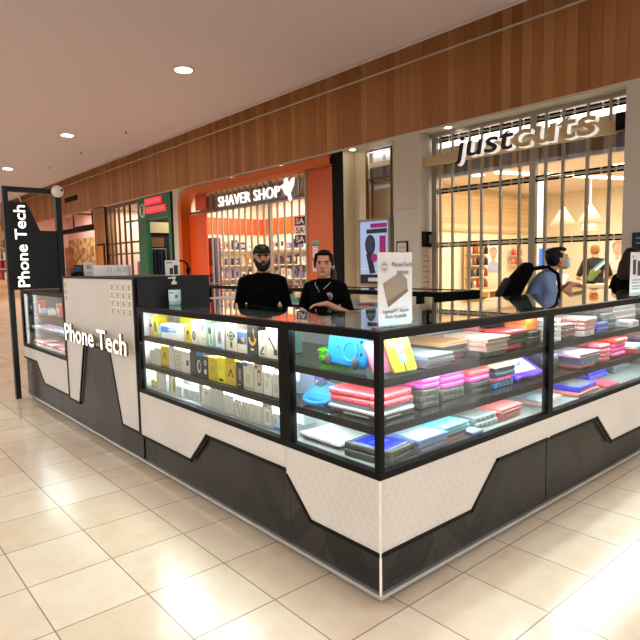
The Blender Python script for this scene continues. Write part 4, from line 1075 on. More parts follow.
t = thing('shop_sign', 'just cuts lettering on a tan beam across the hairdresser shop front', 'sign', (0, 0, 0))
MB().box(6.08, 6.12, 1.60, 4.715, 3.07, 3.225, mat('tan_beam', '#c3ad84', .45)).obj('beam', t)
LRET = mat('letter_return', '#f0ece4', .5, emit='#ffffff', estr=.22); NAVY = mat('navy_letter', '#10162a', .35); TANL = mat('tan_letter', '#c9b182', .35)  # faint glow put into the white returns so they stay bright
text('letters_just', 'just', .47, XM(3.50, 3.10, 6.02), NAVY, t, .03, .012, .12, width=1.02, side=LRET)
text('letters_cuts', 'cuts', .50, XM(2.42, 3.10, 6.02), TANL, t, .03, .014, .06, width=1.18, side=LRET)
text('letters_just_back', 'just', .47, XM(3.49, 3.088, 6.066), LRET, t, .012, .01, .12, width=1.02)
text('letters_cuts_back', 'cuts', .50, XM(2.41, 3.088, 6.066), LRET, t, .012, .012, .06, width=1.18)
g = thing('security_camera', 'small black camera box at the end of the tan sign beam', 'camera', (6.05, 1.52, 3.22))
MB().box(-.05, .05, -.06, .06, -.14, .08, BLACKM, bev=.008).obj('housing', g); MB().tube((-.05, 0, -.05), (-.06, 0, -.05), .03, BLACK, 12).obj('lens', g)
sbox('trim_11', 6.9, 7.0, 1.0, 6.9, 2.98, 3.3, REFLSTRIPE)  # panel added to carry the painted reflection of the shop glass
# soffit spots
for i, (y, nm) in enumerate(((4.2, 'hairdresser end'), (6.4, 'recess bay'), (8.6, 'bird emblem'), (10.6, 'shaver shop middle'))):
    o = MB().lathe([(.05, 0), (.05, .006)], SHOPLAMP, 16).obj('soffit_light', loc=(6.08, y, 3.613)); tag(o, 'tiny white soffit spot above the %s' % nm, 'light')

# hairdresser interior
sbox('trim_12', 6.46, 14, 6.92, 7.0, 2.22, 3.2, PALEWOOD)
def portrait(name, label, M, w, h, skin, hair, cloth, bg='#e8e6e2'):
    t = thing(name, label, 'poster')
    MB().box(-w/2, w/2, -h/2, h/2, -.02, 0, C(bg, .4), M).obj('panel', t)
    m = MB()
    el = lambda cx, cy, rx, ry, e: [(cx + rx*math.cos(PI*k/10), cy + ry*math.sin(PI*k/10), e) for k in range(20)]
    F = [tuple(range(20))]
    m.poly([(-w*.36, -h/2, .001), (w*.36, -h/2, .001), (w*.30, -h*.22, .001), (w*.12, -h*.12, .001), (-w*.12, -h*.12, .001), (-w*.30, -h*.22, .001)], [(0,1,2,3,4,5)], C(cloth), M)
    m.poly([(-w*.08, -h*.16, .0015), (w*.08, -h*.16, .0015), (w*.08, .05*h, .0015), (-w*.08, .05*h, .0015)], [(0,1,2,3)], C(skin), M)
    m.poly(el(0, h*.24, w*.22, h*.16, .002), F, C(hair), M)
    m.poly(el(0, h*.14, w*.19, h*.19, .003), F, C(skin), M)
    for s in (-1, 1): m.poly(el(s*w*.07, h*.17, w*.025, h*.014, .004), F, C(hair), M)
    m.poly(el(0, h*.05, w*.06, h*.012, .004), F, C('#b06a60'), M)
    m.obj('picture', t)
    return t
portrait('portrait_poster', 'portrait poster of a man in pale blue shirt on the salon side wall', frame_M((11.75, 6.97, 1.56), (1, 0, 0), (0, 0, 1)), .80, .72, '#e0a890', '#b08868', '#a8b4d0')
portrait('portrait_poster', 'portrait poster of a smiling blond person on the salon back wall', frame_M((13.96, 4.72, 1.60), (0, -1, 0), (0, 0, 1)), .62, .86, '#eab098', '#c89060', '#e4dcd8')
CRAB = mat('salon_fixture', '#e2c08c', .5)
t = thing('salon_shelf', 'tall salon product shelf against the side wall under the pale timber', 'shelf', (0, 0, 0))
MB().box(10.35, 11.25, 6.88, 6.9, .8, 2.0, CRAB).obj('back_board', t)
for z in (.82, 1.1, 1.38, 1.66, 1.94): MB().box(10.35, 11.25, 6.68, 6.88, z-.02, z, CRAB).obj('shelf', t)
random.seed(3)
pc = [('#3a2018','brown'),('#8a5a40','copper'),('#d8c8b8','cream'),('#1a1512','black'),('#a83a30','red'),('#6a7a80','grey'),('#c09a60','gold')]
for j, (z, zn) in enumerate(((.82,'lowest'),(1.1,'second'),(1.38,'third'),(1.66,'upper'))):
    for i in range(5):
        c, cn = pc[(i*2 + j*3) % 7]
        o = MB().lathe([(.05,0),(.05,.15),(.02,.18),(.02,.21)], C(c), 10).obj('salon_bottle', loc=(10.45 + i*.17, 6.78, z + .001))
        tag(o, '%s salon bottle, %s along the %s shelf of the side wall rack' % (cn, ['first','second','third','fourth','fifth'][i], zn), 'bottle', 'salon bottles on the side wall rack')
t = thing('salon_shelf', 'small hanging rack of red bottles beside the salon portrait', 'shelf', (0, 0, 0))
for z in (1.38, 1.62): MB().box(12.4, 12.95, 6.75, 6.91, z-.02, z, CRAB).obj('shelf', t)
for j, z in enumerate((1.38, 1.62)):
    for i in range(4):
        o = MB().lathe([(.045,0),(.045,.13),(.018,.15),(.018,.19)], C('#d0402c' if (i+j) % 2 else '#c88a70'), 10).obj('salon_bottle', loc=(12.48 + i*.13, 6.83, z + .001))
        tag(o, '%s salon bottle, %s on the %s shelf of the hanging rack' % ('red' if (i+j) % 2 else 'blush', ['first','second','third','fourth'][i], ['lower','upper'][j]), 'bottle', 'bottles on the hanging rack')
t = thing('salon_bench', 'long salon bench with drawers along the side wall', 'bench', (0, 0, 0))
MB().box(9.2, 13.5, 6.3, 6.86, .74, .79, CRAB).obj('top', t)
for x in (9.3, 10.7, 12.1, 13.4): MB().box(x-.04, x+.04, 6.4, 6.85, 0, .739, CRAB).obj('leg', t)
MB().box(11.2, 12.0, 6.35, 6.84, .45, .739, mat('drawer_wood', '#b88a50', .5)).obj('drawer', t)
t = thing('reception_desk', 'cream salon reception desk behind the shutter', 'desk', (0, 0, 0))
MB().box(8.8, 9.3, 2.5, 4.15, 0, .98, mat('desk_front', '#e8cfa4', .5)).obj('body', t); MB().box(8.72, 9.35, 2.45, 4.2, .981, 1.03, mat('desk_top', '#ecd8b8', .4)).obj('desk_top', t)
t = thing('price_card', 'folded white price card on the salon reception desk', 'card', (8.95, 3.72, 1.031))
MB().prism([(-.13, 0), (.0, .17), (.13, 0), (.12, 0), (0, .155), (-.12, 0)], -.15, .15, 'y', mat('white_card', '#ecebea', .5)).obj('card', t)
t = thing('mobile_phone', 'dark gadget lying on the salon reception desk', 'phone', (8.95, 3.15, 1.031)); MB().box(-.05, .05, -.08, .08, 0, .05, BLACKM, bev=.008).obj('body', t)
t = thing('display_screen', 'bright blue panel standing beside the pale salon column', 'panel', (0, 0, 0))
MB().box(9.6, 9.64, 4.22, 4.52, 1.33, 1.72, mat('blue_panel', '#1f6ae8', .4, emit='#1f6ae8', estr=.5)).box(9.64, 9.66, 4.3, 4.44, 0, 1.4, GREYM).obj('panel', t)
sbox('trim_13', 9.7, 9.85, 4.55, 4.72, 0, 3.3, mat('pale_column', '#e8ddc8', .5))
for x, y, z, nm in ((9.6, 4.02, 2.17, 'nearest the pale column'), (9.6, 3.48, 2.17, 'over the reception desk'), (12, 4.58, 2.12, 'deepest in the salon')):
    t = thing('pendant_lamp', 'white cone pendant lamp %s' % nm, 'lamp', (x, y, z))
    MB().lathe([(.25,0),(.02,.36),(.015,.37),(.24,.004)], mat('pendant_shade', '#f2e2c4', .5), 24).obj('lamp_shade', t)
    MB().tube((0,0,.37), (0,0,3.3-z), .006, WHITE, 6).obj('cord', t)
    MB().lathe([(.225,.003),(.225,.006)], SHOPLAMP, 20).obj('diffuser', t)
for i, (x, y, nm) in enumerate(((8.2, 4.6, 'near the tan lettering'), (10.2, 3.2, 'over the desk end'), (9.0, 5.6, 'near the timber bulkhead'), (11.8, 3.6, 'deep above the desk'), (8.3, 2.5, 'closest to the shutter end'))):
    o = MB().lathe([(.13, 0), (.13, .008)], SHOPLAMP, 20).obj('salon_downlight', loc=(x, y, 3.289)); tag(o, 'round salon ceiling light ' + nm, 'light')
o = MB().box(-1.8, 1.8, -.05, .05, 0, .03, SHOPLAMP).obj('tube_light', loc=(10.6, 4.5, 3.265)); o.rotation_euler.z = R(-20); tag(o, 'long thin linear light on the salon ceiling', 'light')
area('salon_ceiling_light', (9.8, 3.6, 3.22), (0, 0, 0), 5, 4, 245, (1, .97, .90))
area('shaver_ceiling_light', (7.6, 10.2, 3.35), (0, 0, 0), 2, 5.5, 170, (1, .9, .78))
area('glazed_shop_light', (7.4, 17.6, 3.5), (0, 0, 0), 1.6, 2.2, 90, (1, .9, .75))
area('recess_fill', (6.47, 5.95, 3.58), (0, 0, 0), .1, .6, 4, (1, .95, .85))  # added fill lamp, brightens the space behind the recess window
area('green_shop_fill', (7.2, 15.0, 3.5), (0, 0, 0), .8, 1.2, 26, (1, .93, .8))  # added fill lamp, lifts the otherwise black shop interior
area('open_shop_light', (7.6, 26, 4.4), (0, 0, 0), 2.5, 10, 320, (1, .86, .8))

# column notices, recess window and lightbox
t = thing('framed_notice', 'small black framed notice on the pale column', 'notice', (0, 0, 0))
MB().box(5.975, 5.999, 4.97, 5.22, 1.58, 1.85, BLACKM).obj('frame', t); MB().box(5.972, 5.975, 4.995, 5.195, 1.605, 1.825, OFFW).box(5.971, 5.972, 5.04, 5.15, 1.63, 1.67, PRINT).box(5.971, 5.972, 5.03, 5.16, 1.74, 1.75, GREYM).obj('sheet', t)
t = thing('intercom_panel', 'black wall panel on the return side of the pale column', 'panel', (0, 0, 0))
MB().box(6.06, 6.42, 4.69, 4.719, 1.74, 2.0, BLACKM).obj('body', t); MB().box(6.22, 6.40, 4.686, 4.69, 1.80, 1.95, mat('panel_screen', '#b09a88', .3)).obj('screen', t)
t = thing('price_list', 'pale price list panel on the return side of the pale column', 'notice', (0, 0, 0))
m = MB().box(6.06, 6.3, 4.712, 4.719, .9, 1.66, mat('price_sheet', '#d8c4b0', .5))
for q in range(7): m.box(6.08, 6.2 + .06*(q % 2), 4.711, 4.712, 1.58 - q*.09, 1.60 - q*.09, C('#9a8878'))
m.obj('sheet', t)
t = thing('wall_sign', 'dark navy sign on the pier at the hairdresser edge', 'sign', (0, 0, 0))
m = MB().box(5.98, 5.999, .8, 1.33, 1.56, 1.80, mat('navy_sign', '#141c36', .4)); m.obj('panel', t)
MB().box(5.976, 5.98, 1.0, 1.28, 1.72, 1.74, C('#8a94b0')).box(5.976, 5.98, 1.05, 1.28, 1.66, 1.68, C('#8a94b0')).obj('print', t)
t = thing('window_frame_unit', 'bronze framed upper window in the cream recess bay', 'window', (0, 0, 0))
MB().box(6.3, 6.36, 5.62, 5.65, 2.2, 3.6, BRONZE).box(6.3, 6.36, 6.25, 6.28, 2.2, 3.6, BRONZE).box(6.3, 6.36, 5.65, 6.25, 3.05, 3.075, BRONZE).box(6.3, 6.34, 6.12, 6.14, 2.2, 3.05, BRONZE).box(6.3, 6.36, 5.65, 6.25, 3.57, 3.6, BRONZE).obj('frame', t)
MB().box(6.34, 6.345, 5.65, 6.25, 2.2, 3.57, GLASS).obj('pane', t)
sbox('trim_14', 6.5, 6.56, 5.4, 6.6, 3.05, 3.6, REFLSTRIPE); sbox('trim_15', 6.7, 6.75, 5.3, 6.9, 0, 3.05, CREAM)  # first panel carries the painted reflection of the recess window
t = thing('poster_lightbox', 'blue advertising lightbox with a dark shaver and magenta banners', 'lightbox', (0, 0, 0))
MB().box(6.12, 6.22, 5.50, 6.30, 1.05, 2.30, mat('lightbox_frame', '#8f8b7c', .4)).obj('frame', t)
XP = lambda pts, x, c, m: m.poly([(x, a, b) for a, b in pts], [tuple(range(len(pts)))], c)
m = MB().box(6.112, 6.12, 5.55, 6.25, 1.10, 2.25, mat('lightbox_blue', '#9db2d4', .4, emit='#8fa8d4', estr=.35)); m.obj('poster', t)
m = MB()
m.box(6.108, 6.112, 5.57, 5.98, 2.13, 2.21, C('#b01890')).box(6.108, 6.112, 5.57, 6.08, 2.03, 2.11, C('#20202c'))
m.box(6.108, 6.112, 5.60, 5.75, 1.66, 1.98, C('#b01890'))
m.box(6.108, 6.112, 5.55, 6.25, 1.10, 1.27, C('#14161e')).box(6.106, 6.108, 5.62, 6.05, 1.14, 1.21, C('#d8d8e0')).box(6.108, 6.112, 5.55, 6.25, 1.36, 1.385, C('#d4e4e8'))
el = [(5.99 + .13*math.cos(PI*k/10), 1.82 + .19*math.sin(PI*k/10)) for k in range(20)]
m.prism(el, 6.106, 6.112, 'x', C('#161c30'))
m.prism([(5.99 + .10*math.cos(PI*k/10), 1.83 + .155*math.sin(PI*k/10)) for k in range(20)], 6.104, 6.106, 'x', C('#2c3c60'))
m.prism([(6.10, 1.66), (5.95, 1.64), (5.86, 1.30), (6.0, 1.28)], 6.106, 6.112, 'x', C('#1c2438'))
m.prism([(5.88 + .08*math.cos(PI*k/10), 1.58 + .08*math.sin(PI*k/10)) for k in range(20)], 6.102, 6.106, 'x', C('#b01890'))
m.obj('print', t)

# ------------------------------------------------------------------ shaver shop front
def arc(cx, cz, r, a0, a1, n=10):
    return [(cx + r*math.cos(R(a0 + (a1-a0)*k/n)), cz + r*math.sin(R(a0 + (a1-a0)*k/n))) for k in range(n + 1)]
outer = [(6.92, 3.6)] + arc(12.75, 3.05, .55, 90, 0) + [(13.30, 0)]
inner = [(13.12, 0)] + arc(12.72, 3.02, .40, 0, 90)[0:] + [(6.92, 3.42)]
t = thing('portal_frame', 'orange shop portal frame with one rounded top corner', 'frame', (0, 0, 0))
b = MB()
oo = outer; ii = inner[::-1]
n = len(oo)
vs0 = [(5.96, a, z) for a, z in oo]; vs1 = [(5.96, a, z) for a, z in ii]; vb0 = [(6.28, a, z) for a, z in oo]; vb1 = [(6.28, a, z) for a, z in ii]
P = vs0 + vs1 + vb0 + vb1
F = []
for k in range(n - 1):
    F += [(k, k+1, n+k+1, n+k), (n+k, n+k+1, 3*n+k+1, 3*n+k), (2*n+k, 3*n+k, 3*n+k+1, 2*n+k+1), (k+1, k, 2*n+k, 2*n+k+1)]
b.poly(P, F, ORANGED); b.obj('portal', t)
t = thing('perforated_panel', 'orange perforated metal panel beside the shaver shop entry', 'panel', (0, 0, 0))
MB().box(6.1, 6.14, 6.92, 7.80, .02, 3.41, PERF).obj('panel', t); MB().box(6.08, 6.16, 7.80, 7.86, .02, 3.41, GREYM).obj('edge_post', t)
for z, w, h, c, lab in ((1.62, .16, .28, '#d8d0d0', 'white paper notice on the orange perforated panel'), (1.33, .18, .22, '#d4ccd0', 'lower white paper notice on the orange perforated panel'), (1.86, .26, .10, '#4aa890', 'teal strip notice on the orange perforated panel')):
    t = thing('paper_notice', lab, 'notice', (6.095, 7.56, z)); MB().box(0, .004, -w/2, w/2, 0, h, C(c)).obj('sheet', t)
    m = MB()
    for q in range(3): m.box(-.001, 0, -w*.35, w*.3, h*(.25 + .22*q), h*(.31 + .22*q), C('#8a8688'))
    m.obj('print', t)
t = thing('shop_window_panel', 'solid orange panel at the rounded end of the shaver shop front', 'panel', (0, 0, 0))
MB().box(6.2, 6.24, 12.16, 13.115, .02, 2.90, ORANGE).obj('panel', t)
MB().box(6.2, 6.22, 12.16, 12.72, 2.99, 3.41, mat('deep_orange_glass', '#c43c14', .2)).obj('panel', t)
t = thing('folding_shutter', 'clear folding shutter with grey bars across the shaver shop front', 'shutter', (0, 0, 0))
for i in range(16):
    y = 7.98 + i*.265; MB().box(6.23, 6.27, y-.018, y+.018, .02, 3.40, GREYM).obj('bar', t)
MB().box(6.21, 6.29, 9.28, 9.36, .02, 3.40, GREYM).obj('locking_bar', t)
MB().box(6.246, 6.254, 7.87, 12.15, .05, 3.38, SHOPGLASS).obj('clear_panel', t)
MB().box(6.20, 6.28, 7.86, 13.1, 2.915, 2.975, mat('dark_rail', '#5a5650', .4)).obj('rail', t)
MB().box(6.23, 6.27, 7.87, 12.15, 1.0, 1.04, GREYM).box(6.23, 6.27, 7.87, 12.15, .3, .34, GREYM).obj('lower_rail', t)
t = thing('shop_sign', 'white lit shaver shop lettering with a bird emblem over the shutter', 'sign', (0, 0, 0))
text('sign_word', 'SHAVER SHOP', .36, XM(10.08, 2.985, 6.12), SIGNW, t, .02, -.004, width=2.60, spacing=1.08, split=True)
b = MB()
bird = [[(8.75,3.20),(8.62,3.12),(8.55,3.0),(8.47,2.98),(8.50,3.08),(8.60,3.24)], [(8.62,3.25),(8.52,3.10),(8.45,3.02),(8.36,3.08),(8.40,3.18),(8.50,3.24)], [(8.46,3.16),(8.38,3.06),(8.28,3.18),(8.25,3.34),(8.34,3.30)], [(8.55,3.14),(8.58,3.34),(8.50,3.36),(8.44,3.18)], [(8.47,3.0),(8.40,2.86),(8.36,2.90),(8.42,3.04)]]
for q, p in enumerate(bird): b.prism(p, 6.10 - .002*q, 6.14 + .002*q, 'x', SIGNW)
b.obj('bird_emblem', t)

sbox('trim_18', 6.5, 6.54, 7.2, 13.0, 2.93, 3.39, mat('brown_transom', '#8a6450', .5))
# shaver shop interior
SWHT = mat('white_shelving', '#ece4d8', .5)
t = thing('wall_shelving', 'white product shelving across the shaver shop back wall', 'shelving', (0, 0, 0))
for z in (.7, 1.1, 1.5, 1.95): MB().box(8.5, 8.859, 7.3, 13.0, z-.03, z, SWHT).obj('shelf', t)
for y in (7.3, 9.0, 10.9, 13.0): MB().box(8.84, 8.859, y, y+.03, 0, 2.4, SWHT).obj('upright', t)
t = thing('wall_shelving', 'white product shelving on the shaver shop side wall', 'shelving', (0, 0, 0))
for z in (.7, 1.1, 1.5, 1.95): MB().box(6.75, 8.45, 13.1, 13.359, z-.03, z, SWHT).obj('shelf', t)
for x in (6.75, 8.4): MB().box(x, x+.03, 13.33, 13.359, 0, 2.4, SWHT).obj('upright', t)
random.seed(21)
pcs = [('#3a3c5a','dark blue'),('#5a6a9a','slate blue'),('#e8e2d8','white'),('#241f22','black'),('#8a7ab0','mauve'),('#e86a20','orange'),('#b0a8a0','grey'),('#c89060','bronze'),('#5a3a30','brown'),('#d8d4e0','lilac')]
NUM = ['first','second','third','fourth','fifth','sixth','seventh','eighth','ninth','tenth','eleventh','twelfth','thirteenth','fourteenth','fifteenth','sixteenth']
for j, (z, zn) in enumerate(((.7,'lowest'),(1.1,'second'),(1.5,'third'),(1.95,'top'))):
    for i in range(14):
        c, cn = random.choice(pcs); h = random.uniform(.16, .30); w = random.uniform(.07, .12)
        o = MB().box(0, .14, -w, w, 0, h, C(c)).box(-.001, 0, -w*.6, w*.6, h*.3, h*.75, C(random.choice(['#e8e4e0','#2a2628','#9aa8c8','#d8a878']))).obj('product_box', loc=(8.56, 9.2 + i*.275, z + .001))
        tag(o, '%s shaver box, %s from the perforated panel on the %s back wall shelf' % (cn, NUM[i], zn), 'box', 'shaver boxes on the back wall')
    for i in range(6):
        c, cn = random.choice(pcs); h = random.uniform(.16, .30); w = random.uniform(.07, .11)
        o = MB().box(-w, w, 0, .12, 0, h, C(c)).box(-w*.6, w*.6, -.001, 0, h*.3, h*.75, C(random.choice(['#e8e4e0','#2a2628','#9aa8c8','#d8a878']))).obj('product_box', loc=(6.95 + i*.26, 13.15, z + .001))
        tag(o, '%s shaver box, %s from the shutter on the %s side wall shelf' % (cn, NUM[i], zn), 'box', 'shaver boxes on the side wall')
for i, (z, c, tc, nm) in enumerate(((2.32, '#2c2038', '#e8e0e8', 'highest'), (2.125, '#ddd2c4', '#3a3040', 'middle'), (1.93, '#2c2038', '#e8e0e8', 'lowest'))):
    t = thing('sale_poster', '%s SA poster, %s of three in a column in the shaver shop' % ('pale' if i == 1 else 'dark purple', nm), 'poster', (0, 0, 0))
    MB().box(6.185, 6.20, 7.98, 8.35, z, z + .185, C(c)).obj('panel', t)
    text('letters', 'SA', .17, XM(8.165, z + .035, 6.182), C(tc), t, .002, .01, width=.28)
t = thing('product_stand', 'purple and blue product stand beside the solid orange panel', 'stand', (6.50, 12.36, 0))
MB().box(-.10, .10, -.24, .24, 0, 2.25, C('#2a1c58'), bev=.01).obj('body', t)
m = MB()
for q, (z0, z1_, c) in enumerate(((1.9, 2.15, '#1838c8'), (1.55, 1.85, '#3a2a80'), (1.28, 1.5, '#d87838'), (1.0, 1.2, '#2848d8'), (.6, .9, '#5a3a90'))): m.box(-.106, -.10, -.2 + .03*q, .2 - .02*q, z0, z1_, C(c))
m.obj('graphics', t)
t = thing('product_stand', 'slim orange product stand among the shaver shelves', 'stand', (7.6, 9.25, 0))
MB().box(-.05, .05, -.08, .08, 0, 1.95, ORANGE).obj('body', t); MB().box(-.2, .2, -.2, .2, 0, .05, BLACKM).obj('base', t)

# ------------------------------------------------------------------ green shop, glazed shop, open shop
t = thing('shopfront_surround', 'dark green shopfront surround with a small red sign above its doorway', 'shopfront', (0, 0, 0))
MB().box(5.98, 6.16, 13.77, 16.02, 2.93, 3.60, GREEN).obj('fascia', t)
MB().box(5.98, 6.10, 15.42, 16.02, 0, 2.929, GREEN).obj('pier', t); MB().box(5.98, 6.16, 13.77, 13.93, 0, 2.929, GREEN).obj('pier', t)
RED = mat('red_sign_line', '#d8283c', .4, emit='#e02840', estr=.7)
t2 = thing('shop_sign', 'two red rounded name strips with a round white emblem on the green shopfront', 'sign', (0, 0, 0))
for z, y0, y1 in ((3.36, 14.30, 15.45), (3.10, 14.05, 15.35)):
    MB().box(5.955, 5.98, y0, y1, z, z + .20, RED, bev=.008).obj('name_strip', t2)
m = MB()
for z, y0, y1 in ((3.36, 14.38, 15.38), (3.10, 14.12, 15.28)):
    y = y0
    q = 0
    while y < y1:
        m.box(5.952, 5.955, y, y + .055, z + .05 + (.03 if q % 3 == 1 else 0), z + .15, C('#f2b8b8')); y += .10; q += 1
m.obj('strip_marks', t2)
MB().lathe([(.21, 0), (.21, .03)], mat('emblem_white', '#e4e8e0', .5), 24, Matrix.Translation((5.98, 15.62, 3.22)) @ Matrix.Rotation(R(-90), 4, 'Y')).obj('emblem', t2)
MB().box(5.946, 5.95, 15.56, 15.68, 3.08, 3.36, GREEN).box(5.945, 5.95, 15.52, 15.6, 3.2, 3.26, GREEN).obj('emblem_mark', t2)
t = thing('hanging_banner', 'cream lettered panel inside the green shop doorway', 'panel', (0, 0, 0)); MB().box(6.3, 7.3, 15.98, 16.05, 2.58, 2.92, mat('cream_lettered', '#c8b888', .5)).obj('panel', t)
t = thing('wood_cabinet', 'brown wooden cabinet on the green shop back wall', 'cabinet', (0, 0, 0)); MB().box(6.32, 6.75, 15.86, 16.05, 2.12, 2.42, mat('brown_wood', '#7a5230', .5)).obj('body', t)
t = thing('clothes_rail', 'rail of dark blue coats inside the green shop', 'clothes rail', (0, 0, 0))
MB().tube((6.32, 15.85, 2.06), (6.80, 15.85, 2.06), .012, GREYM).tube((6.32, 15.85, 0), (6.32, 15.85, 2.06), .012, GREYM).tube((6.80, 15.85, 0), (6.80, 15.85, 2.06), .012, GREYM).obj('rail', t)
for i, c in enumerate(('#22304a', '#1c2438', '#2c3c58', '#182030')):
    o = MB().hull([((6.39 + i*.11, 15.85, 1.94), .035, .10, .06), ((6.39 + i*.11, 15.85, 1.25), .045, .12, .10)], C(c, .8)).obj('coat')
    tag(o, 'dark blue coat, %s along the rail in the green shop' % NUM[i], 'coat', 'coats in the green shop')

t = thing('glazed_screen', 'bronze mullioned glass shopfront left of the green shop', 'glazed screen', (0, 0, 0))
for y in (16.12, 16.80, 17.25, 17.72, 18.1, 18.45, 18.76): MB().box(6.05, 6.10, y, y + .07, 0, 3.62, BRONZE).obj('mullion', t)
MB().box(6.04, 6.11, 16.1, 18.83, 2.28, 2.34, BRONZE).box(6.03, 6.13, 16.1, 18.83, 1.92, 1.97, BRONZE).box(6.03, 6.13, 16.1, 18.83, 3.5, 3.62, BRONZE).box(6.03, 6.13, 16.1, 17.2, 2.95, 3.0, BRONZE).obj('transom', t)
MB().box(6.07, 6.08, 16.1, 18.83, 0, 3.55, GLASS).obj('pane', t)
MB().box(5.99, 6.03, 18.80, 18.855, 0, 3.62, BLACKM).obj('edge_post', t)
for i, (y, c, cn) in enumerate(((16.7, '#b8bec4', 'grey'), (17.5, '#d8d0c4', 'cream'), (18.2, '#8a4a38', 'rust'))):
    t = thing('display_rack', '%s goods rack behind the bronze mullioned glass' % cn, 'rack', (7.2, y, 0))
    MB().box(-.25, .25, -.3, .3, 0, 1.7, C(c), bev=.02).obj('body', t)
    MB().box(-.256, -.25, -.22, .22, 1.0, 1.5, C('#5a5048')).box(-.256, -.25, -.22, .22, .4, .8, C('#a89888')).obj('goods', t)
t = thing('air_vent', 'dark slot air vent in the timber fascia above the open food shop', 'vent', (0, 0, 0))
MB().box(5.97, 5.999, 21.58, 23.02, 4.13, 4.32, BLACKM).obj('grille', t)
MB().box(5.962, 5.97, 21.56, 23.04, 4.32, 4.345, GREYM).obj('edge', t)
t = thing('timber_door', 'orange timber door panel set in the timber pier', 'door', (0, 0, 0))
MB().box(5.97, 5.999, 18.98, 19.7, 0, 2.35, BLACKM).obj('frame', t); MB().box(5.95, 5.97, 19.05, 19.62, 0, 2.28, mat('orange_timber', '#b8702c', .5)).obj('leaf', t)

t = thing('hanging_trellis', 'black square frame hanging inside the open food shop', 'frame', (0, 0, 0))
m = MB()
for z in (3.3, 3.95):
    m.box(7.2, 7.26, 21.0, 26.0, z, z + .07, BLACKM).box(8.4, 8.46, 21.0, 26.0, z, z + .07, BLACKM)
    for y in (21.0, 23.5, 25.94): m.box(7.26, 8.4, y, y + .06, z, z + .07, BLACKM)
for y in (21.0, 23.5, 25.94):
    for x in (7.2, 8.4): m.box(x, x + .06, y, y + .06, 3.37, 4.449, BLACKM)
m.obj('frame', t)
sbox('trim_17', 6.6, 6.8, 19.1, 34, 3.02, 3.2, BLACKM)
t = thing('timber_post', 'stacked timber post beside the open food shop', 'post', (0, 0, 0)); MB().box(6.0, 6.2, 22.95, 23.45, 0, 2.35, m_wood('orange_log', 'z', .3, [(.2,'#6a3a1c'),(.5,'#8a5428'),(.8,'#a06a34')])).obj('post', t)
t = thing('food_counter', 'dark food counter at the back of the open shop', 'counter', (0, 0, 0)); MB().box(8.6, 9.2, 19.5, 30, 0, 1.3, mat('dark_counter', '#2a201a', .5)).obj('body', t); MB().box(8.5, 9.25, 19.4, 30.1, 1.301, 1.36, BLACKM).obj('counter_top', t)
for i, (y, c, cn) in enumerate(((20.6, '#d8a878', 'peach'), (21.6, '#2a1c18', 'dark brown'), (22.8, '#c83a50', 'red'), (24.0, '#8a6a50', 'tan'), (25.2, '#e0b8b0', 'pink'))):
    o = MB().box(-.2, .2, -.25, .25, 0, .5, C(c), bev=.03).obj('food_bin', loc=(8.9, y, 1.361)); tag(o, '%s food bin on the dark food counter' % cn, 'bin', 'bins on the food counter')
t = thing('end_shelving', 'shelving of red goods at the end of the mall', 'shelving', (0, 0, 0))
MB().box(4.5, 7.2, 33.2, 33.93, 0, .95, PALEWOOD).obj('base', t)
for z in (1.5, 2.0): MB().box(4.5, 7.2, 33.4, 33.9, z, z + .05, WHITE).obj('shelf', t)
random.seed(9)
for j, z in enumerate((.96, 1.56, 2.06)):
    for i in range(6):
        c, cn = random.choice((('#c8281c','red'),('#e8e4e0','white'),('#d84a2c','orange red'),('#d8c8c0','beige')))
        o = MB().box(-.15, .15, -.15, .15, 0, .38, C(c)).obj('goods_box', loc=(4.75 + i*.42, 33.65, z)); tag(o, '%s goods box, %s along the %s shelf at the mall end' % (cn, NUM[i], ['lowest','middle','highest'][j]), 'box', 'goods at the mall end')

# ------------------------------------------------------------------ people
def remeshed(mb, name, vox, m, parent=None, smooth=3, M=None):
    """fuse overlapping closed shells into one continuous skin"""
    me = bpy.data.meshes.new('tmp'); mb.bm.to_mesh(me); mb.bm.free()
    o = bpy.data.objects.new('tmp', me); COL.objects.link(o)
    r = o.modifiers.new('r', 'REMESH'); r.mode = 'VOXEL'; r.voxel_size = vox; r.use_smooth_shade = True
    if smooth:
        s = o.modifiers.new('s', 'SMOOTH'); s.iterations = smooth; s.factor = .5
    dg = bpy.context.evaluated_depsgraph_get()
    m2 = bpy.data.meshes.new_from_object(o.evaluated_get(dg))
    bpy.data.objects.remove(o); bpy.data.meshes.remove(me)
    m2.materials.clear(); m2.materials.append(m); m2.name = name
    for p in m2.polygons: p.material_index = 0; p.use_smooth = True
    ob = bpy.data.objects.new(name, m2); COL.objects.link(ob)
    if parent: ob.parent = parent
    return ob

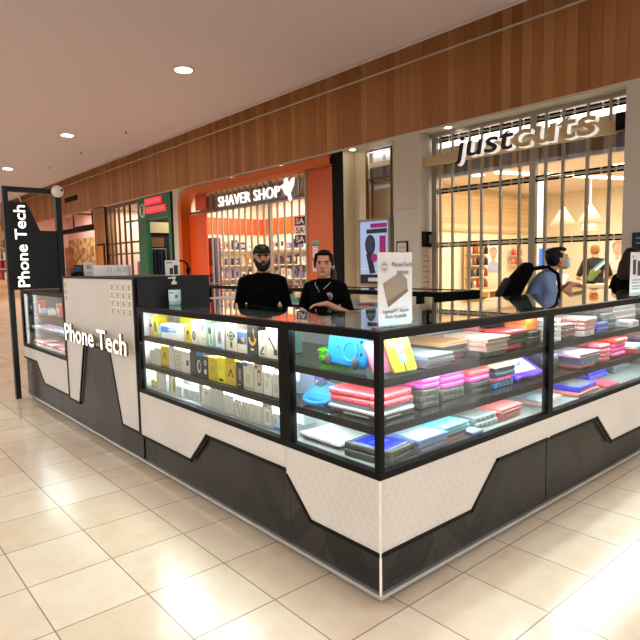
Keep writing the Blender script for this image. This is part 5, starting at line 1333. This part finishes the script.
def person(label, loc, rz, H, skin, lean=0, arms=None, head_rot=(0, 0, 0), sleeves='short', shirt=CLOTHB, trousers=DENIM, female=False, seat=False, vox=.0075):
    """standing figure facing -y before the turn rz; arms: ((elbow, wrist, hand_dir), (..)) local metres"""
    s = H / 1.70
    root = thing('person', label, 'person', loc, rz, None)
    hip = Vector((0, 0, .93*s))
    U = Matrix.Translation(hip) @ Matrix.Rotation(lean, 4, 'X') @ Matrix.Translation(-hip)
    def up(p): return tuple(U @ (Vector(p) * s))
    sw = .150 if female else .172          # half shoulder width
    cw = .132 if female else .158
    def E(p, a, b, c): return (p, a*s, b*s, c*s)
    neck0, neck1 = up((0, .015, 1.40)), up((0, -.005, 1.48))
    HM = Matrix.Translation(up((0, -.012, 1.550 if female else 1.562))) @ Euler(head_rot, 'XYZ').to_matrix().to_4x4() @ Matrix.Scale(s * (1.05 if female else 1), 4)
    def torso(g, b):   # pelvis, waist, chest, shoulders
        b.hull([E((0,0,.92*s), .155+g, .11+g, .09), E(up((0,0,1.08)), cw-.028+g, .098+g, .08)])
        b.hull([E(up((0,0,1.08)), cw-.028+g, .098+g, .08), E(up((0,-.012,1.26)), cw+g, .118+g, .10)])
        b.hull([E(up((0,-.012,1.26)), cw+g, .118+g, .10), E(up((-sw+.045,.01,1.365)), .055+g, .062+g, .05+g*.5), E(up((sw-.045,.01,1.365)), .055+g, .062+g, .05+g*.5)])
        b.hull([E(up((-sw+.05,.012,1.37)), .04+g, .05+g, .035+g*.6), E(up((sw-.05,.012,1.37)), .04+g, .05+g, .035+g*.6), E(up((0,.012,1.415)), .058+g, .056+g, .03)])
    ar = []
    for i, sx in enumerate((-1, 1)):
        sh = Vector(up((sx*sw, .008, 1.345)))
        el, wr, hd = arms[i]
        ar.append((sh, Vector(el)*1, Vector(wr)*1, Vector(hd).normalized(), sx))
    def legs(g, b):
        for sx in (-1, 1):
            b.hull([E((sx*.085*s,0,.90*s), .088+g, .095+g, .09), E((sx*.095*s,-.012*s,.49*s), .056+g, .06+g, .06)])
            b.hull([E((sx*.095*s,-.012*s,.49*s), .056+g, .06+g, .06), E((sx*.10*s,.02*s,.10*s), .038+g, .042+g, .05)])
    # ---- body: one continuous mesh
    b = MB()
    torso(0, b); legs(0, b)
    for sx in (-1, 1):
        b.hull([E((sx*.10*s,.03*s,.05*s), .036, .045, .045), E((sx*.105*s,-.13*s,.03*s), .042, .05, .026)])
    b.hull([(neck0, .058*s, .058*s, .05*s), (neck1, .050*s, .054*s, .05*s)])
    for sh, el, wr, hd, sx in ar:
        b.hull([(tuple(sh), .050*s, .050*s, .050*s), (tuple(el), .038*s, .038*s, .038*s)])
        b.hull([(tuple(el), .040*s, .040*s, .040*s), (tuple(wr), .026*s, .026*s, .026*s)])
        side = hd.cross(Vector((0, 0, 1)))
        if side.length < .2: side = Vector((1, 0, 0))
        side.normalize(); side *= -sx       # thumb side, inward
        nrm = hd.cross(side); 
        if nrm.z > 0: nrm = -nrm
        pc_ = wr + hd*.05*s
        b.hull([(tuple(wr), .024*s, .024*s, .024*s), (tuple(wr + hd*.085*s + side*.028*s), .014*s, .014*s, .012*s), (tuple(wr + hd*.08*s - side*.03*s), .013*s, .013*s, .012*s)])
        for k, (off, ln) in enumerate(((.030, .072), (.010, .080), (-.010, .074), (-.030, .058))):
            a0 = wr + hd*.085*s + side*off*s; a1 = a0 + (hd + side*off*1.5 + nrm*.15).normalized()*ln*.5*s; a2 = a1 + (hd + nrm*.75).normalized()*ln*.5*s
            b.hull([(tuple(a0), .0105*s,)*1 + (.0105*s, .0105*s), (tuple(a1), .0095*s, .0095*s, .0095*s)])
            b.hull([(tuple(a1), .0095*s, .0095*s, .0095*s), (tuple(a2), .008*s, .008*s, .008*s)])
        t0 = wr + hd*.025*s + side*.018*s; t1 = t0 + (hd*.6 + side).normalized()*.045*s; t2 = t1 + (hd + side*.3 + nrm*.2).normalized()*.03*s
        b.hull([(tuple(t0), .014*s, .014*s, .014*s), (tuple(t1), .011*s, .011*s, .011*s)]); b.hull([(tuple(t1), .011*s, .011*s, .011*s), (tuple(t2), .009*s, .009*s, .009*s)])
    def hh(balls, bb=None, M=HM):
        # ellipsoids given in head space
        bm_ = MB(); bm_.hull(balls)
        (bb or b).merge(bm_.bm, None, M, True)
    jw = .031 if female else .036
    hh([((0, .012, .030), .074, .094, .092), ((0, -.030, -.02), .062, .062, .06)])
    hh([((0, -.030, -.02), .064, .060, .06), ((0, -.062, -.088), jw, .028, .022), ((-.045 + .002*female, -.005, -.055), .018, .03, .025), ((.045 - .002*female, -.005, -.055), .018, .03, .025)])
    hh([((0, -.088, .018), .009, .008, .008), ((0, -.110, -.022), .012, .011, .009), ((-.013, -.096, -.024), .007, .007, .006), ((.013, -.096, -.024), .007, .007, .006)])
    hh([((-.036, -.082, .030), .022, .010, .008), ((.036, -.082, .030), .022, .010, .008)])
    hh([((-.016, -.094, -.055), .008, .006, .0065), ((.016, -.094, -.055), .008, .006, .0065), ((0, -.098, -.054), .010, .007, .009)])
    for sx in (-1, 1): hh([((sx*.077, .012, .018), .008, .016, .012), ((sx*.075, .004, -.022), .007, .011, .010)])
    remeshed(b, 'body', vox, skin, root, 3)
    # ---- face details
    for sx in (-1, 1):
        e = MB().ball((sx*.032, -.083, .008), .0115, .0085, .0064 if female else .0055, mat('eye_white', '#b8aca4', .3), HM).ball((sx*.032, -.0900, .008), .0062, .0030, .0052, BLACK, HM)
        e.obj('eye', root)
        MB().hull([((sx*.016, -.094, .026), .004, .004, .0018 if female else .004), ((sx*.036, -.092, .031), .005, .004, .0022 if female else .0045), ((sx*.054, -.080, .025), .003, .004, .002 if female else .003)], HAIRB, HM).obj('eyebrow', root)
    MB().hull([((-.018, -.0965, -.054), .006, .005, .004), ((.018, -.0965, -.054), .006, .005, .004), ((0, -.102, -.055), .010, .005, .0075)], mat('lip_rose', '#b0544e', .45) if female else mat('lip', '#9a5048', .45), HM).obj('lips', root)
    # ---- clothes
    c = MB(); torso(.012, c)
    c.hull([(neck0, .066*s, .066*s, .03*s), (up((0, .01, 1.43)), .062*s, .062*s, .018*s)])
    for sh, el, wr, hd, sx in ar:
        q = wr if sleeves == 'long' else el
        e2 = el if sleeves == 'long' else sh.lerp(el, .80)
        c.hull([(tuple(sh), .062*s, .062*s, .060*s), (tuple(e2), (.050 if sleeves == 'long' else .056)*s, .050*s, .050*s)])
        if sleeves == 'long': c.hull([(tuple(el), .050*s, .050*s, .050*s), (tuple(wr), .034*s, .034*s, .034*s)])
    remeshed(c, 'shirt', .010, shirt, root, 3)
    c = MB(); legs(.010, c); c.hull([E((0,0,.93*s), .165, .12, .06), E((-.08*s,0,.84*s), .09, .105, .06), E((.08*s,0,.84*s), .09, .105, .06)])
    remeshed(c, 'trousers', .011, trousers, root, 3)
    for sx in (-1, 1):
        MB().hull([((sx*.10*s,.035*s,.05*s), .044*s, .052*s, .048*s), ((sx*.105*s,-.145*s,.035*s), .050*s, .055*s, .033*s)], BLACKM).obj('shoe', root)
    return root, HM, U, s
def hx(root, name, HM, balls_list, m, vox=.006, smooth=2):
    b = MB()
    for balls in balls_list:
        t = MB(); t.hull(balls); b.merge(t.bm, None, HM, True)
    return remeshed(b, name, vox, m, root, smooth)

# man with the cap
root, HM, U, s = person('bearded man in black cap and black sweater standing behind the counter', (1.40, 2.80, 0), R(-33), 1.675, SKIN1,
    arms=(((-.235, .03, 1.06), (-.13, -.20, .97), (.7, -.5, -.25)), ((.235, .03, 1.06), (.13, -.20, .97), (-.7, -.5, -.25))), sleeves='long', head_rot=(R(-3), 0, R(4)), vox=.006)
hx(root, 'beard', HM, [[((-.058, -.045, -.045), .016, .030, .03), ((-.035, -.075, -.082), .022, .022, .028), ((0, -.086, -.100), .030, .022, .026)],
                       [((.058, -.045, -.045), .016, .030, .03), ((.035, -.075, -.082), .022, .022, .028), ((0, -.086, -.100), .030, .022, .026)],
                       [((-.026, -.094, -.046), .008, .006, .006), ((.026, -.094, -.046), .008, .006, .006), ((0, -.1025, -.040), .012, .005, .005)],
                       [((-.072, -.005, -.01), .007, .016, .025), ((-.062, -.040, -.045), .012, .02, .02)], [((.072, -.005, -.01), .007, .016, .025), ((.062, -.040, -.045), .012, .02, .02)],
                       [((-.028, -.092, -.05), .006, .007, .010), ((-.03, -.085, -.085), .010, .012, .012)], [((.028, -.092, -.05), .006, .007, .010), ((.03, -.085, -.085), .010, .012, .012)]], HAIRB, .005)
hx(root, 'hair', HM, [[((0, .05, .0), .080, .062, .06), ((0, .02, .06), .082, .09, .05)]], HAIRB)
cap = hx(root, 'cap', HM, [[((0, .012, .062), .086, .106, .030), ((0, .008, .098), .074, .090, .040)]], mat('cap_black', '#0b0b0d', .7))
b = MB().hull([((-.055, -.085, .066), .018, .02, .006), ((.055, -.085, .066), .018, .02, .006), ((-.03, -.150, .054), .02, .012, .005), ((.03, -.150, .054), .02, .012, .005)], mat('cap_black', '#0b0b0d', .7), HM)
v_ = b.obj('visor', cap)
MB().ball((.006, -.092, .098), .022, .006, .014, C('#5a5a60'), HM).obj('cap_badge', cap)

# woman
root, HM, U, s = person('woman in black polo shirt with round badge standing behind the counter', (1.57, 2.12, 0), R(-60), 1.615, SKIN2, female=True,
    arms=(((-.24, .03, 1.0), (-.10, -.20, 1.02), (.8, -.4, 0)), ((.225, .0, 1.04), (.09, -.21, 1.155), (-.8, -.35, -.05))), head_rot=(R(-2), R(2), R(13)), vox=.006)
hx(root, 'hair', HM, [[((0, .034, .046), .084, .084, .082), ((0, .05, .0), .082, .064, .06)], [((0, -.012, .098), .060, .072, .032), ((0, .03, .09), .066, .08, .044)],
                      [((-.066, -.018, .062), .015, .044, .036), ((-.078, .014, .012), .013, .036, .045)], [((.066, -.018, .062), .015, .044, .036), ((.078, .018, .016), .012, .034, .040)]], HAIRB, .005)
hx(root, 'ponytail', HM, [[((.02, .115, .03), .03, .03, .03), ((.065, .11, -.06), .036, .03, .05)], [((.065, .11, -.06), .036, .03, .05), ((.085, .07, -.17), .026, .022, .04)]], mat('brown_hair', '#1a0d0a', .5))
MB().ball((.086, -.004, -.01), .008, .008, .010, WHITE, HM).tube((.088, -.010, -.012), (.086, -.018, -.040), .004, WHITE, 8, HM).obj('earbud', root)
CT = Matrix.Scale(s, 4)
m = MB()
for sx in (-1, 1):
    m.hull([((sx*.062, .02, 1.425), .012, .02, .018), ((sx*.045, -.075, 1.375), .016, .012, .014), ((sx*.02, -.095, 1.345), .010, .010, .012)], CLOTHB, CT)
co = m.obj('collar', root)
m = MB()
for sx in (-1, 1): m.path([(sx*.076, .01, 1.428), (sx*.066, -.075, 1.380), (sx*.026, -.108, 1.337)], .0035, C('#a8c8b8'), 6, CT)
m.path([(-.016, -.112, 1.33), (-.014, -.132, 1.24)], .003, C('#8a9a94'), 6, CT)
m.obj('piping', co)
m = MB().lathe([(.034, 0), (.034, .004)], C('#b8aca4'), 20, CT @ Matrix.Translation((.085, -.117, 1.275)) @ Matrix.Rotation(R(97), 4, 'X') @ Matrix.Rotation(R(-16), 4, 'Y'))
m.lathe([(.024, .0042), (.024, .005)], C('#8f7f78'), 20, CT @ Matrix.Translation((.085, -.117, 1.275)) @ Matrix.Rotation(R(97), 4, 'X') @ Matrix.Rotation(R(-16), 4, 'Y'))
m.obj('badge', root)

# customer with backpack
root, HM, U, s = person('young man in blue shirt and face mask leaning on the counter with backpack', (3.60, 1.40, 0), R(39), 1.69, SKIN1, lean=R(27),
    arms=(((-.33, -.22, 1.06), (-.27, -.36, 1.245), (.7, -.7, 0)), ((.25, -.28, 1.10), (-.08, -.40, 1.25), (-.9, -.25, 0))), head_rot=(R(-14), 0, R(14)), shirt=BLUESH, vox=.006)
hx(root, 'hair', HM, [[((0, .034, .046), .080, .082, .078), ((0, .055, -.01), .077, .055, .05)], [((0, -.030, .098), .058, .058, .026), ((0, .03, .098), .066, .078, .036)], [((-.02, -.075, .085), .03, .022, .018), ((.02, -.06, .105), .04, .03, .018)],
                      [((-.072, -.002, .045), .010, .028, .035), ((-.075, .03, .015), .008, .03, .03)], [((.072, -.002, .045), .010, .028, .035), ((.075, .03, .015), .008, .03, .03)]], HAIRB, .005)
hx(root, 'face_mask', HM, [[((0, -.108, -.020), .012, .012, .012), ((-.045, -.070, -.035), .014, .014, .02), ((.045, -.070, -.035), .014, .014, .02), ((0, -.095, -.085), .028, .014, .018), ((-.035, -.06, -.085), .02, .02, .015), ((.035, -.06, -.085), .02, .02, .015)]], MASKM, .005)
b = MB()
for sx in (-1, 1): b.path([(sx*.055, -.065, -.02), (sx*.084, .0, .015)], .002, WHITE, 5, HM)
b.obj('mask_loop', root)
t = MB()
for sx in (-1, 1):
    t.hull([((sx*.04, .03, 1.425), .014, .025, .016), ((sx*.04, -.07, 1.385), .018, .012, .014)], BLUESH, U @ Matrix.Scale(s, 4))
t.obj('collar', root)
# backpack: a thing of its own, worn by the man
BPM = Matrix.Translation((3.60, 1.40, 0)) @ Matrix.Rotation(R(39), 4, 'Z') @ U @ Matrix.Scale(s, 4)
bp = thing('backpack', 'black backpack worn by the young man in blue shirt', 'backpack')
t = MB().hull([((-.10, .215, 1.36), .06, .06, .06), ((.10, .215, 1.36), .06, .06, .06), ((-.12, .225, 1.02), .05, .07, .07), ((.12, .225, 1.02), .05, .07, .07), ((0, .28, 1.15), .10, .05, .14)], CLOTHB, BPM)
t.hull([((-.08, .33, 1.02), .03, .03, .05), ((.08, .33, 1.02), .03, .03, .05), ((-.08, .325, 1.16), .03, .03, .04), ((.08, .325, 1.16), .03, .03, .04)], mat('pack_cloth', '#121215', .8), BPM)
t.obj('pack', bp)
for sx in (-1, 1):
    st = [(sx*.105, .16, 1.38), (sx*.115, .06, 1.452), (sx*.118, -.05, 1.43), (sx*.125, -.115, 1.34), (sx*.145, -.145, 1.24), (sx*.185, -.08, 1.12), (sx*.17, .08, 1.02), (sx*.12, .18, .99)]
    q = MB()
    for a, c_ in zip(st, st[1:]): q.hull([(a, .026, .016, .016), (c_, .026, .016, .016)], CLOTHB, BPM)
    q.obj('shoulder_strap', bp)
MB().path([(-.118, -.145, 1.30), (0, -.168, 1.29), (.118, -.145, 1.30)], .009, CLOTHB, 8, BPM).obj('chest_strap', bp)

# red haired woman
root, HM, U, s = person('woman with long dark red hair in black top looking down beside the counter end', (4.93, .93, 0), R(80), 1.60, SKIN2, female=True,
    arms=(((-.25, .0, 1.0), (-.12, -.2, 1.05), (.6, -.6, 0)), ((.25, .0, 1.0), (.12, -.2, 1.05), (-.6, -.6, 0))), head_rot=(R(18), 0, 0), sleeves='long')
hx(root, 'hair', HM, [[((0, .030, .050), .086, .092, .082), ((0, .05, -.04), .088, .066, .06)], [((0, -.03, .095), .066, .066, .035), ((0, .03, .09), .07, .08, .045)],
                      [((-.074, -.015, .05), .020, .05, .05), ((-.085, .02, -.12), .028, .045, .06)], [((.074, -.015, .05), .020, .05, .05), ((.085, .02, -.12), .028, .045, .06)],
                      [((0, .06, -.04), .095, .06, .06), ((0, .06, -.18), .10, .04, .06)]], HAIRR, .008)

# person in the salon
root, HM, U, s = person('person with cropped ginger hair in dark striped jacket inside the salon', (9.75, 3.42, 0), R(125), 1.80, SKIN1, lean=R(10),
    arms=(((-.30, -.1, 1.12), (-.22, -.36, 1.08), (.2, -1, 0)), ((.30, -.1, 1.12), (.22, -.36, 1.08), (-.2, -1, 0))), sleeves='short', shirt=mat('dark_jacket', '#1c1816', .8), vox=.010)
hx(root, 'hair', HM, [[((0, .026, .045), .081, .092, .078), ((0, .045, -.01), .078, .066, .05)]], mat('ginger_hair', '#b06a3a', .6), .008)
m = MB()
KT = U @ Matrix.Scale(s, 4)
m.hull([((-.16, .128, 1.34), .02, .008, .02), ((.02, .136, 1.18), .02, .008, .03)], C('#d4dce0'), KT).hull([((-.13, .135, 1.36), .012, .006, .014), ((.05, .142, 1.20), .012, .006, .02)], C('#4a9ab0'), KT)
m.hull([((.02, .13, 1.16), .10, .012, .04), ((.10, .12, 1.02), .06, .012, .05)], C('#6a7a3a'), KT)
m.obj('jacket_stripe', root)
